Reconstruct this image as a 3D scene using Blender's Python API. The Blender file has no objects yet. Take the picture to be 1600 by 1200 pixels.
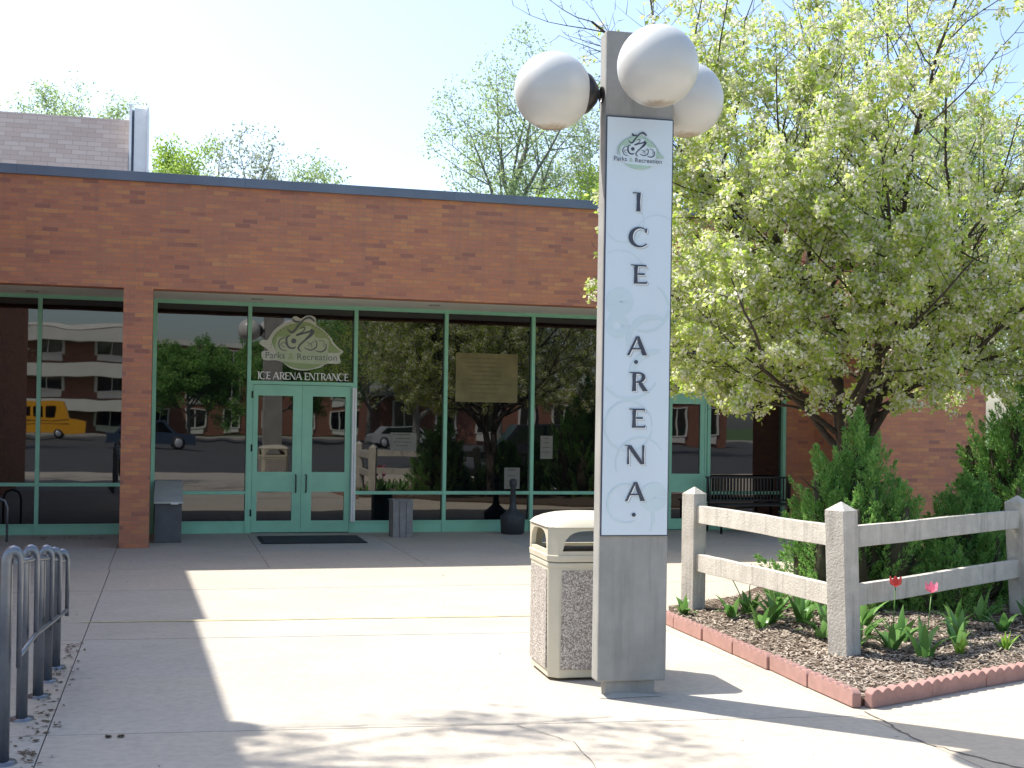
import bpy, math, random
import numpy as np
from mathutils import Vector, Matrix
R = math.radians
C = bpy.context.scene.collection
rng = np.random.default_rng(7)
random.seed(7)

# ------------------------------------------------------------------ camera
cd = bpy.data.cameras.new('camera'); cam = bpy.data.objects.new('camera', cd); C.objects.link(cam)
fw = Vector((0.26097481, 0.9652747, 0.01170011)); rt = Vector((0.96517523, -0.26113729, 0.0156236)); up = Vector((-0.0181364, -0.00721529, 0.99980949))
m = Matrix((rt, up, -fw)).transposed().to_4x4(); m.translation = Vector((0, -18.925, 1.7))
cam.matrix_world = m
cd.sensor_width = 36; cd.lens = 1977.6 * 36 / 1600; cd.shift_y = 34.9 / 1600
cd.clip_start = 0.05; cd.clip_end = 3000
bpy.context.scene.camera = cam
# ------------------------------------------------------------------ sky, sun, exposure
W = bpy.data.worlds.new("World"); bpy.context.scene.world = W; W.use_nodes = True
nt = W.node_tree; nt.nodes.clear()
sky = nt.nodes.new('ShaderNodeTexSky'); sky.sky_type = 'NISHITA'; sky.sun_disc = False
SUN = Vector((-0.51, 0.516, 1.0)).normalized()
sky.sun_elevation = math.asin(SUN.z); sky.sun_rotation = math.atan2(SUN.x, SUN.y)
sky.air_density = 1.0; sky.dust_density = 2.3; sky.ozone_density = 1.6; sky.altitude = 100
bg = nt.nodes.new('ShaderNodeBackground'); bg.inputs[1].default_value = 0.15
wo = nt.nodes.new('ShaderNodeOutputWorld')
nt.links.new(sky.outputs[0], bg.inputs[0]); nt.links.new(bg.outputs[0], wo.inputs[0])
ld = bpy.data.lights.new('sun', 'SUN'); ld.energy = 4.2; ld.angle = R(0.5); ld.color = (1.0, 0.955, 0.88)
sun = bpy.data.objects.new('sun', ld); C.objects.link(sun)
sun.rotation_euler = SUN.to_track_quat('Z', 'Y').to_euler(); sun.location = SUN * 60
sc = bpy.context.scene
sc.view_settings.view_transform = 'Standard'; sc.view_settings.look = 'None'
sc.view_settings.gamma = 1; sc.view_settings.exposure = 1.02
sc.render.engine = 'CYCLES'
sc.cycles.max_bounces = 10; sc.cycles.diffuse_bounces = 6; sc.cycles.transmission_bounces = 8; sc.cycles.transparent_max_bounces = 8; sc.cycles.use_denoising = True

# ------------------------------------------------------------------ materials
def new_mat(name):
    m = bpy.data.materials.new(name); m.use_nodes = True
    nt = m.node_tree; b = nt.nodes['Principled BSDF']
    return m, nt, b
def N(nt, t, **kw):
    n = nt.nodes.new(t)
    for k, v in kw.items(): setattr(n, k, v)
    return n
def pos_vec(nt):
    return N(nt, 'ShaderNodeNewGeometry').outputs['Position']
def ramp(nt, fac, stops):
    r = N(nt, 'ShaderNodeValToRGB'); e = r.color_ramp.elements
    while len(e) < len(stops): e.new(0.5)
    for i, (p, c) in enumerate(stops):
        e[i].position = p; e[i].color = (*c, 1)
    nt.links.new(fac, r.inputs[0]); return r.outputs[0]
def noise(nt, vec, scale, detail=6, rough=0.6):
    n = N(nt, 'ShaderNodeTexNoise'); n.inputs['Scale'].default_value = scale
    n.inputs['Detail'].default_value = detail; n.inputs['Roughness'].default_value = rough
    nt.links.new(vec, n.inputs['Vector']); return n.outputs['Fac']
def scl(nt, vec, s):
    m = N(nt, 'ShaderNodeMapping'); m.inputs['Scale'].default_value = s
    nt.links.new(vec, m.inputs['Vector']); return m.outputs[0]
def mixc(nt, f, a, b, mode='MIX'):
    m = N(nt, 'ShaderNodeMix', data_type='RGBA', blend_type=mode)
    for sock, v in ((0, f), (6, a), (7, b)):
        if isinstance(v, (int, float)): m.inputs[sock].default_value = v
        elif isinstance(v, tuple): m.inputs[sock].default_value = (*v, 1)
        else: nt.links.new(v, m.inputs[sock])
    return m.outputs[2]
def bump(nt, b, h, strength, dist=0.01):
    n = N(nt, 'ShaderNodeBump'); n.inputs['Strength'].default_value = strength; n.inputs['Distance'].default_value = dist
    nt.links.new(h, n.inputs['Height']); nt.links.new(n.outputs[0], b.inputs['Normal'])
def mat(name, col, rough=0.6, var=0.15, scale=6, bs=0.2, bscale=80, metal=0.0, spec=0.5, streak=0, bdist=0.004):
    m, nt, b = new_mat(name)
    v = pos_vec(nt)
    f = noise(nt, v, scale)
    lo = tuple(c * (1 - var) for c in col); hi = tuple(min(1, c * (1 + var)) for c in col)
    c = ramp(nt, f, [(0.3, lo), (0.7, hi)])
    if streak:
        f2 = noise(nt, scl(nt, v, (14, 14, 1.2)), 1.0, 4)
        c = mixc(nt, ramp(nt, f2, [(0.52, (0, 0, 0)), (0.72, (streak,) * 3)]), c, tuple(x * 0.45 for x in col))
    nt.links.new(c, b.inputs['Base Color'])
    b.inputs['Roughness'].default_value = rough; b.inputs['Metallic'].default_value = metal
    b.inputs['Specular IOR Level'].default_value = spec
    if bs: bump(nt, b, noise(nt, v, bscale, 3), bs, bdist)
    return m
def brick_mat(name, cols, mortar, w=0.19, h=0.058, dark=True):
    m, nt, b = new_mat(name)
    s = N(nt, 'ShaderNodeSeparateXYZ'); nt.links.new(pos_vec(nt), s.inputs[0])
    a = N(nt, 'ShaderNodeMath', operation='ADD'); nt.links.new(s.outputs[0], a.inputs[0]); nt.links.new(s.outputs[1], a.inputs[1])
    c = N(nt, 'ShaderNodeCombineXYZ'); nt.links.new(a.outputs[0], c.inputs[0]); nt.links.new(s.outputs[2], c.inputs[1])
    t = N(nt, 'ShaderNodeTexBrick'); nt.links.new(c.outputs[0], t.inputs['Vector'])
    t.inputs['Scale'].default_value = 1; t.inputs['Brick Width'].default_value = w; t.inputs['Row Height'].default_value = h
    t.inputs['Mortar Size'].default_value = 0.0045; t.inputs['Mortar Smooth'].default_value = 0.3
    t.inputs['Color1'].default_value = (0, 0, 0, 1); t.inputs['Color2'].default_value = (1, 1, 1, 1); t.inputs['Mortar'].default_value = (0.5, 0.5, 0.5, 1)
    mid = tuple((a_ + b_) / 2 for a_, b_ in zip(cols[1], cols[2]))
    st = [(0.0, cols[2]), (0.03, cols[2]), (0.06, mid), (0.2, cols[1]), (0.45, tuple(x * 1.06 for x in cols[1])), (0.8, cols[0]), (1.0, cols[3])]
    col = ramp(nt, t.outputs['Color'], st)
    big = noise(nt, scl(nt, c.outputs[0], (0.7, 2.5, 1)), 1.2, 5)
    col = mixc(nt, ramp(nt, big, [(0.35, (0, 0, 0)), (0.7, (0.45,) * 3)]), col, tuple(x * 0.8 + 0.02 for x in cols[1]))
    f = noise(nt, c.outputs[0], 60, 4)
    pat = noise(nt, scl(nt, c.outputs[0], (1.6, 6.5, 1)), 1.0, 6, 0.75)
    col = mixc(nt, 0.75, col, ramp(nt, pat, [(0.3, (0.36, 0.36, 0.40)), (0.5, (0.5, 0.5, 0.5)), (0.72, (0.66, 0.62, 0.52))]), 'SOFT_LIGHT')
    strk = noise(nt, scl(nt, c.outputs[0], (5.0, 0.35, 1)), 1.0, 5, 0.7)
    col = mixc(nt, ramp(nt, strk, [(0.52, (0,) * 3), (0.75, (0.35,) * 3)]), col, (0.24, 0.16, 0.14))
    col = mixc(nt, 0.35, col, ramp(nt, f, [(0.3, (0.35,) * 3), (0.7, (0.65,) * 3)]), 'SOFT_LIGHT')
    col = mixc(nt, t.outputs['Fac'], col, mortar)
    nt.links.new(col, b.inputs['Base Color']); b.inputs['Roughness'].default_value = 0.85; b.inputs['Specular IOR Level'].default_value = 0.2
    inv = N(nt, 'ShaderNodeMath', operation='SUBTRACT'); inv.inputs[0].default_value = 1; nt.links.new(t.outputs['Fac'], inv.inputs[1])
    ad = N(nt, 'ShaderNodeMath', operation='MULTIPLY_ADD'); nt.links.new(f, ad.inputs[0]); ad.inputs[1].default_value = 0.35; nt.links.new(inv.outputs[0], ad.inputs[2])
    bump(nt, b, ad.outputs[0], 0.6, 0.004)
    return m
M = {}
M['brick'] = brick_mat('red_brick', [(0.60, 0.255, 0.135), (0.52, 0.225, 0.14), (0.36, 0.16, 0.125), (0.63, 0.31, 0.15)], (0.42, 0.24, 0.17))
M['coping'] = mat('slate_blue_coping', (0.15, 0.19, 0.26), 0.5, 0.12, 2, 0.05)
M['soffit'] = mat('cream_soffit', (0.92, 0.88, 0.78), 0.8, 0.03, 1.5, 0.1, 200)
M['green'] = mat('green_painted_frame', (0.30, 0.65, 0.47), 0.42, 0.07, 3, 0.04, 40)
M['white_paint'] = mat('white_paint', (0.86, 0.86, 0.86), 0.45, 0.06, 4, 0.03)
M['black'] = mat('black_metal', (0.015, 0.015, 0.017), 0.4, 0.2, 8, 0.05)
M['darkgrey'] = mat('dark_grey_plastic', (0.045, 0.05, 0.058), 0.55, 0.2, 8, 0.1)
M['mat'] = mat('rubber_mat', (0.028, 0.033, 0.045), 0.9, 0.25, 12, 0.6, 240)
M['binlid'] = mat('grey_bin_lid', (0.56, 0.58, 0.54), 0.6, 0.12, 4, 0.15)
M['bin'] = mat('charcoal_bin_side', (0.11, 0.115, 0.125), 0.7, 0.15, 5, 0.15)
M['greywood'] = mat('weathered_grey_wood', (0.27, 0.26, 0.26), 0.8, 0.2, 10, 0.3, 60, streak=0.6)
M['pylon'] = mat('pylon_concrete', (0.30, 0.295, 0.275), 0.85, 0.16, 3.5, 0.35, 160, streak=0.35)
M['fence'] = mat('fence_concrete', (0.49, 0.462, 0.405), 0.9, 0.15, 7, 0.9, 55, streak=0.6, bdist=0.006)
M['beige'] = mat('beige_plastic', (0.56, 0.52, 0.41), 0.45, 0.05, 5, 0.08)
M['liner'] = mat('dark_liner', (0.02, 0.02, 0.02), 0.7)
M['edging'] = mat('red_edging_block', (0.36, 0.205, 0.175), 0.9, 0.14, 12, 0.6, 120)
M['steel'] = mat('rack_steel', (0.22, 0.235, 0.26), 0.36, 0.2, 6, 0.05, metal=0.75)
M['bark'] = mat('dark_bark', (0.060, 0.047, 0.038), 0.95, 0.35, 14, 0.9, 60, bdist=0.01)
M['farbark'] = mat('grey_bark', (0.20, 0.19, 0.17), 0.95, 0.25, 4, 0.3)
M['panel'] = mat('pale_blue_sign_panel', (0.62, 0.71, 0.78), 0.35, 0.03, 1.5, 0)
M['panel_swirl'] = mat('sea_green_swirl', (0.555, 0.67, 0.715), 0.35, 0.05, 3, 0)
M['ink'] = mat('charcoal_ink', (0.045, 0.055, 0.085), 0.4, 0.1, 4, 0)
M['inkshade'] = mat('grey_lettering_edge', (0.36, 0.42, 0.50), 0.4, 0.05, 4, 0)
M['white'] = mat('white_vinyl', (0.80, 0.82, 0.80), 0.4, 0.03, 4, 0)
M['decal_white'] = mat('window_decal_white', (0.62, 0.64, 0.56), 0.5, 0.06, 12, 0)
M['decal_green'] = mat('window_decal_green', (0.32, 0.42, 0.19), 0.5, 0.12, 6, 0)
M['decal_lightgreen'] = mat('window_decal_pale_green', (0.50, 0.58, 0.40), 0.5, 0.08, 6, 0)
M['decal_ink'] = mat('window_decal_grey', (0.12, 0.13, 0.15), 0.5, 0.1, 8, 0)
M['decal_text'] = mat('window_lettering_white', (0.85, 0.86, 0.84), 0.5, 0.02, 8, 0)
M['sign_green'] = mat('sign_logo_green', (0.40, 0.56, 0.47), 0.4, 0.08, 5, 0)
M['poster'] = mat('yellowed_poster_paper', (0.20, 0.175, 0.075), 0.7, 0.22, 4, 0)
M['paper'] = mat('notice_paper', (0.22, 0.21, 0.18), 0.7, 0.1, 12, 0)
M['soil'] = mat('dark_soil', (0.12, 0.09, 0.068), 1, 0.45, 16, 1.0, 60, spec=0.1, bdist=0.02)
M['yellow'] = mat('worn_yellow_paint', (0.52, 0.46, 0.24), 0.8, 0.2, 9, 0.2)
M['asphalt'] = mat('asphalt', (0.07, 0.07, 0.072), 0.95, 0.15, 0.8, 0.5, 90)
M['grass'] = mat('grass_green', (0.065, 0.12, 0.03), 0.95, 0.35, 0.9, 0.6, 12)
M['joint'] = mat('joint_dirt', (0.06, 0.055, 0.05), 1, 0.2, 5, 0)
M['crack'] = mat('crack_dirt', (0.16, 0.14, 0.12), 1, 0.2, 5, 0)
M['litter'] = mat('dry_leaf_litter', (0.10, 0.075, 0.05), 1, 0.5, 40, 0)
M['roofing'] = mat('flat_roof_membrane', (0.25, 0.25, 0.25), 0.9)
M['yellow_bus'] = mat('bus_yellow', (0.75, 0.36, 0.02), 0.3, 0.04, 2, 0)
M['silver'] = mat('silver_car_paint', (0.5, 0.52, 0.55), 0.25, 0.03, 2, 0, metal=0.4)
M['darkcar'] = mat('black_car_paint', (0.02, 0.022, 0.03), 0.2, 0.05, 2, 0)
M['blue_car'] = mat('navy_car_paint', (0.04, 0.06, 0.10), 0.2, 0.05, 2, 0)
M['tyre'] = mat('tyre_rubber', (0.02, 0.02, 0.02), 0.8)
M['white_wall'] = mat('white_panel', (0.62, 0.60, 0.55), 0.6, 0.06, 0.8, 0)
M['farbrick'] = brick_mat('brown_brick', [(0.25, 0.10, 0.065), (0.21, 0.09, 0.06), (0.14, 0.06, 0.05), (0.28, 0.12, 0.07)], (0.22, 0.15, 0.12))

def glass_mat():
    m, nt, b = new_mat('tinted_glass')
    b.inputs['Base Color'].default_value = (0.004, 0.005, 0.006, 1)
    b.inputs['Roughness'].default_value = 0.012; b.inputs['IOR'].default_value = 1.9
    bump(nt, b, noise(nt, scl(nt, pos_vec(nt), (1, 1, 1.6)), 1.5, 1, 0.5), 0.10, 0.006)
    return m
M['glass'] = glass_mat()

def concrete_mat():
    m, nt, b = new_mat('broomed_concrete')
    v = pos_vec(nt)
    at = N(nt, 'ShaderNodeAttribute'); at.attribute_name = 'tone'
    f1 = noise(nt, v, 0.9, 8, 0.65); f2 = noise(nt, v, 18, 5); f3 = noise(nt, v, 180, 2)
    c = ramp(nt, f1, [(0.3, (0.385, 0.365, 0.318)), (0.7, (0.475, 0.452, 0.405))])
    c = mixc(nt, at.outputs['Fac'], c, (0.54, 0.45, 0.335))
    c = mixc(nt, ramp(nt, f2, [(0.35, (0.30,) * 3), (0.6, (0,) * 3)]), c, (0.27, 0.25, 0.22))
    f4 = noise(nt, v, 3.3, 7, 0.7)
    c = mixc(nt, ramp(nt, f4, [(0.52, (0,) * 3), (0.75, (0.45,) * 3)]), c, (0.33, 0.30, 0.255))
    c = mixc(nt, ramp(nt, f3, [(0.25, (0.5,) * 3), (0.42, (0,) * 3)]), c, (0.28, 0.26, 0.23))
    vo = N(nt, 'ShaderNodeTexVoronoi'); vo.inputs['Scale'].default_value = 3.2; nt.links.new(v, vo.inputs['Vector'])
    c = mixc(nt, ramp(nt, vo.outputs['Distance'], [(0.03, (0.6,) * 3), (0.055, (0,) * 3)]), c, (0.16, 0.14, 0.12))
    nt.links.new(c, b.inputs['Base Color']); b.inputs['Roughness'].default_value = 0.93; b.inputs['Specular IOR Level'].default_value = 0.25
    bump(nt, b, f3, 0.35, 0.003)
    return m
M['concrete'] = concrete_mat()

def aggregate_mat():
    m, nt, b = new_mat('exposed_aggregate')
    vo = N(nt, 'ShaderNodeTexVoronoi'); vo.inputs['Scale'].default_value = 105; nt.links.new(pos_vec(nt), vo.inputs['Vector'])
    sep = N(nt, 'ShaderNodeSeparateColor'); nt.links.new(vo.outputs['Color'], sep.inputs[0])
    c = ramp(nt, sep.outputs[0], [(0.0, (0.16, 0.13, 0.115)), (0.25, (0.40, 0.35, 0.31)), (0.6, (0.58, 0.54, 0.49)), (1.0, (0.68, 0.64, 0.58))])
    c = mixc(nt, ramp(nt, vo.outputs['Distance'], [(0.38, (0,) * 3), (0.72, (1,) * 3)]), c, (0.27, 0.24, 0.21))
    nt.links.new(c, b.inputs['Base Color']); b.inputs['Roughness'].default_value = 0.8
    inv = N(nt, 'ShaderNodeMath', operation='SUBTRACT'); inv.inputs[0].default_value = 1; nt.links.new(vo.outputs['Distance'], inv.inputs[1])
    bump(nt, b, inv.outputs[0], 0.8, 0.006)
    return m
M['aggregate'] = aggregate_mat()

def leafy(name, cols, trans=0.45, rough=0.5):
    m = bpy.data.materials.new(name); m.use_nodes = True; nt = m.node_tree; nt.nodes.clear()
    g = N(nt, 'ShaderNodeNewGeometry')
    c = ramp(nt, g.outputs['Random Per Island'], [(i / (len(cols) - 1), c) for i, c in enumerate(cols)])
    big = noise(nt, g.outputs['Position'], 1.6, 3)
    c = mixc(nt, 0.5, c, ramp(nt, big, [(0.35, (0.38,) * 3), (0.65, (0.62,) * 3)]), 'SOFT_LIGHT')
    d = N(nt, 'ShaderNodeBsdfPrincipled'); d.inputs['Roughness'].default_value = rough; d.inputs['Specular IOR Level'].default_value = 0.3
    t = N(nt, 'ShaderNodeBsdfTranslucent'); x = N(nt, 'ShaderNodeMixShader'); x.inputs[0].default_value = trans
    o = N(nt, 'ShaderNodeOutputMaterial')
    nt.links.new(c, d.inputs['Base Color']); nt.links.new(c, t.inputs['Color'])
    nt.links.new(d.outputs[0], x.inputs[1]); nt.links.new(t.outputs[0], x.inputs[2]); nt.links.new(x.outputs[0], o.inputs[0])
    return m
M['pear_leaf'] = leafy('spring_pear_leaf', [(0.36, 0.52, 0.07), (0.52, 0.64, 0.13), (0.60, 0.68, 0.20), (0.58, 0.60, 0.26), (0.38, 0.56, 0.09)], 0.6)
M['blossom'] = leafy('pear_blossom', [(0.80, 0.78, 0.68), (0.86, 0.86, 0.80), (0.70, 0.72, 0.45), (0.84, 0.80, 0.76)], 0.45, 0.8)
M['juniper'] = leafy('juniper_green', [(0.14, 0.32, 0.07), (0.23, 0.46, 0.10), (0.32, 0.52, 0.14), (0.12, 0.33, 0.10), (0.40, 0.54, 0.18)], 0.42, 0.7)
M['junipercore'] = mat('juniper_inner_twigs', (0.06, 0.055, 0.03), 1, 0.4, 10, 0)
M['tulip_leaf'] = leafy('tulip_leaf', [(0.10, 0.24, 0.06), (0.16, 0.32, 0.08), (0.22, 0.38, 0.14)], 0.35, 0.35)
M['lily_leaf'] = leafy('bright_young_leaf', [(0.22, 0.40, 0.05), (0.30, 0.46, 0.08)], 0.4, 0.4)
M['far_leaf'] = leafy('far_spring_leaf', [(0.36, 0.46, 0.22), (0.42, 0.52, 0.26), (0.30, 0.40, 0.20)], 0.55)
M['far_leaf_grey'] = leafy('far_grey_green_leaf', [(0.30, 0.34, 0.24), (0.36, 0.40, 0.28), (0.26, 0.30, 0.20)], 0.5)
M['far_leaf_lime'] = leafy('far_lime_leaf', [(0.32, 0.46, 0.08), (0.42, 0.55, 0.13), (0.27, 0.40, 0.07)], 0.5)
M['red_petal'] = leafy('coral_red_petal', [(0.65, 0.07, 0.07), (0.75, 0.14, 0.12)], 0.4)
M['pink_petal'] = leafy('pink_petal', [(0.72, 0.16, 0.28), (0.8, 0.28, 0.38)], 0.4)
M['magenta_petal'] = leafy('magenta_petal', [(0.5, 0.04, 0.25), (0.6, 0.08, 0.32)], 0.4)
M['dusk_petal'] = leafy('faded_mauve_petal', [(0.25, 0.12, 0.16), (0.3, 0.16, 0.2)], 0.4)
M['mulch'] = leafy('bark_mulch_chips', [(0.15, 0.115, 0.09), (0.28, 0.23, 0.18), (0.45, 0.39, 0.32), (0.19, 0.145, 0.11)], 0.0, 0.95)

def globe_mat():
    m, nt, b = new_mat('frosted_globe_plastic')
    g = N(nt, 'ShaderNodeTexCoord'); s = N(nt, 'ShaderNodeSeparateXYZ'); nt.links.new(g.outputs['Object'], s.inputs[0])
    ad = N(nt, 'ShaderNodeMath', operation='MULTIPLY_ADD'); nt.links.new(noise(nt, pos_vec(nt), 16, 4), ad.inputs[0]); ad.inputs[1].default_value = 0.05; nt.links.new(s.outputs[2], ad.inputs[2])
    mr = N(nt, 'ShaderNodeMapRange'); mr.inputs[1].default_value = -0.212; mr.inputs[2].default_value = -0.192; nt.links.new(ad.outputs[0], mr.inputs[0])
    c = mixc(nt, mr.outputs[0], (0.34, 0.28, 0.20), (0.58, 0.58, 0.555))
    nt.links.new(c, b.inputs['Base Color']); b.inputs['Roughness'].default_value = 0.28
    b.inputs['Transmission Weight'].default_value = 0.0
    b.inputs['Subsurface Weight'].default_value = 0.5; b.inputs['Subsurface Radius'].default_value = (0.1, 0.1, 0.09); b.inputs['Subsurface Scale'].default_value = 1.0
    return m
M['globe'] = globe_mat()

def shingle_mat():
    m, nt, b = new_mat('pale_pink_shingles')
    s = N(nt, 'ShaderNodeSeparateXYZ'); nt.links.new(pos_vec(nt), s.inputs[0])
    c = N(nt, 'ShaderNodeCombineXYZ'); nt.links.new(s.outputs[0], c.inputs[0]); nt.links.new(s.outputs[2], c.inputs[1])
    t = N(nt, 'ShaderNodeTexBrick'); nt.links.new(c.outputs[0], t.inputs['Vector'])
    t.inputs['Scale'].default_value = 1; t.inputs['Brick Width'].default_value = 0.28; t.inputs['Row Height'].default_value = 0.105
    t.inputs['Mortar Size'].default_value = 0.007; t.inputs['Mortar Smooth'].default_value = 0.5
    t.inputs['Color1'].default_value = (0.26, 0.21, 0.19, 1); t.inputs['Color2'].default_value = (0.33, 0.285, 0.265, 1); t.inputs['Mortar'].default_value = (0.19, 0.15, 0.145, 1)
    nt.links.new(t.outputs[0], b.inputs['Base Color']); b.inputs['Roughness'].default_value = 0.8
    return m
M['shingle'] = shingle_mat()

# ------------------------------------------------------------------ mesh helpers
class MB:
    def __init__(s): s.v = []; s.f = []; s.sm = []
    def add(s, vs, fs, smooth=False):
        o = len(s.v); s.v += [tuple(x) for x in vs]; s.f += [tuple(i + o for i in f) for f in fs]; s.sm += [smooth] * len(fs)
        return s
    def box(s, x0, x1, y0, y1, z0, z1, T=None):
        vs = [Vector((x, y, z)) for x in (x0, x1) for y in (y0, y1) for z in (z0, z1)]
        if T: vs = [T @ v for v in vs]
        return s.add(vs, [(0, 1, 3, 2), (4, 6, 7, 5), (0, 4, 5, 1), (2, 3, 7, 6), (0, 2, 6, 4), (1, 5, 7, 3)])
    def prism(s, poly, d0, d1, T=None, smooth=False):       # poly in (x,z), extruded along y
        n = len(poly)
        vs = [Vector((x, d0, z)) for x, z in poly] + [Vector((x, d1, z)) for x, z in poly]
        if T: vs = [T @ v for v in vs]
        s.add(vs, [tuple(range(n)), tuple(range(2 * n - 1, n - 1, -1))])
        s.add(vs, [((i + 1) % n, i, n + i, n + (i + 1) % n) for i in range(n)], smooth)
        return s
    def tube(s, pts, rad, sides=8, cap=True, smooth=True):
        pts = [Vector(p) for p in pts]; rs = rad if hasattr(rad, '__len__') else [rad] * len(pts)
        vs = []; ref = None
        for i, p in enumerate(pts):
            d = (pts[min(i + 1, len(pts) - 1)] - pts[max(i - 1, 0)])
            d = d.normalized() if d.length > 1e-9 else Vector((0, 0, 1))
            if ref is None: ref = Vector((1, 0, 0)) if abs(d.x) < 0.8 else Vector((0, 1, 0))
            a = (ref - d * ref.dot(d)).normalized(); b = d.cross(a); ref = a
            for k in range(sides):
                t = 2 * math.pi * k / sides
                vs.append(p + (a * math.cos(t) + b * math.sin(t)) * rs[i])
        fs = [(i * sides + k, i * sides + (k + 1) % sides, (i + 1) * sides + (k + 1) % sides, (i + 1) * sides + k) for i in range(len(pts) - 1) for k in range(sides)]
        s.add(vs, fs, smooth)
        if cap:
            n = len(s.v) - len(vs)
            s.f.append(tuple(n + k for k in range(sides - 1, -1, -1))); s.sm.append(False)
            e = n + (len(pts) - 1) * sides
            s.f.append(tuple(e + k for k in range(sides))); s.sm.append(False)
        return s
    def lathe(s, prof, n=24, T=None, smooth=True):           # prof: (r, z)
        vs = []
        for r, z in prof:
            for k in range(n):
                t = 2 * math.pi * k / n; v = Vector((r * math.cos(t), r * math.sin(t), z)); vs.append(T @ v if T else v)
        fs = [(i * n + k, i * n + (k + 1) % n, (i + 1) * n + (k + 1) % n, (i + 1) * n + k) for i in range(len(prof) - 1) for k in range(n)]
        return s.add(vs, fs, smooth)
    def build(s, name, material, parent=None, bevel=0, **kw):
        me = bpy.data.meshes.new(name); me.from_pydata(s.v, [], s.f)
        me.polygons.foreach_set('use_smooth', s.sm); me.materials.append(material); me.update()
        o = bpy.data.objects.new(name, me); C.objects.link(o)
        if parent: o.parent = parent
        if bevel:
            md = o.modifiers.new('bevel', 'BEVEL'); md.width = bevel; md.segments = 2; md.limit_method = 'ANGLE'; md.angle_limit = R(40)
        for k, v in kw.items(): o[k] = v
        return o
def np_mesh(name, V, F, material, parent=None, smooth=False):
    V = np.asarray(V, np.float32); F = np.asarray(F, np.int32)
    me = bpy.data.meshes.new(name); me.vertices.add(len(V)); me.vertices.foreach_set('co', V.ravel())
    k = F.shape[1]; me.loops.add(F.size); me.loops.foreach_set('vertex_index', F.ravel())
    me.polygons.add(len(F)); me.polygons.foreach_set('loop_start', np.arange(0, F.size, k, dtype=np.int32))
    try: me.polygons.foreach_set('loop_total', np.full(len(F), k, dtype=np.int32))
    except Exception: pass
    me.polygons.foreach_set('use_smooth', np.full(len(F), smooth)); me.materials.append(material)
    me.update(); me.validate()
    o = bpy.data.objects.new(name, me); C.objects.link(o)
    if parent: o.parent = parent
    return o
def thing(name, label, cat, loc=(0, 0, 0), rz=0, group=None):
    o = bpy.data.objects.new(name, None); C.objects.link(o); o.empty_display_size = 0.2
    o.location = loc; o.rotation_euler = (0, 0, rz); o['label'] = label; o['category'] = cat
    if group: o['group'] = group
    return o
def tag(o, label, cat, group=None, kind=None):
    o['label'] = label; o['category'] = cat
    if group: o['group'] = group
    if kind: o['kind'] = kind
    return o
def text_mesh(name, s, size, material, parent, T, depth=0.001, spacing=1.0, xs=1.0, offset=0.0):
    cu = bpy.data.curves.new(name, 'FONT'); cu.body = s; cu.size = size; cu.extrude = depth; cu.space_character = spacing
    cu.align_x = 'CENTER'; cu.offset = offset
    t = bpy.data.objects.new('tmp', cu); C.objects.link(t)
    dg = bpy.context.evaluated_depsgraph_get()
    me = bpy.data.meshes.new_from_object(t.evaluated_get(dg)); bpy.data.objects.remove(t)
    # font plane xy -> xz facing -y
    me.transform(T @ Matrix(((xs, 0, 0, 0), (0, 0, -1, 0), (0, 1, 0, 0), (0, 0, 0, 1))))
    me.name = name; me.materials.clear(); me.materials.append(material)
    o = bpy.data.objects.new(name, me); C.objects.link(o); o.parent = parent
    return o

# ------------------------------------------------------------------ ground
def sheet(name, poly, z0, z1, material):
    b = MB(); n = len(poly)
    vs = [(x, y, z1) for x, y in poly] + [(x, y, z0) for x, y in poly]
    b.add(vs, [tuple(range(n))] + [(i, n + i, n + (i + 1) % n, (i + 1) % n) for i in range(n)])
    o = b.build(name, material); o['kind'] = 'structure'; return o
sheet('ground', [(-900, -900), (900, -900), (900, 900), (-900, 900)], -0.5, -0.16, M['grass'])
sheet('subgrade', [(-30, -20.2), (30, -20.2), (30, 13), (-30, 13)], -0.15, -0.012, M['joint'])

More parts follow.
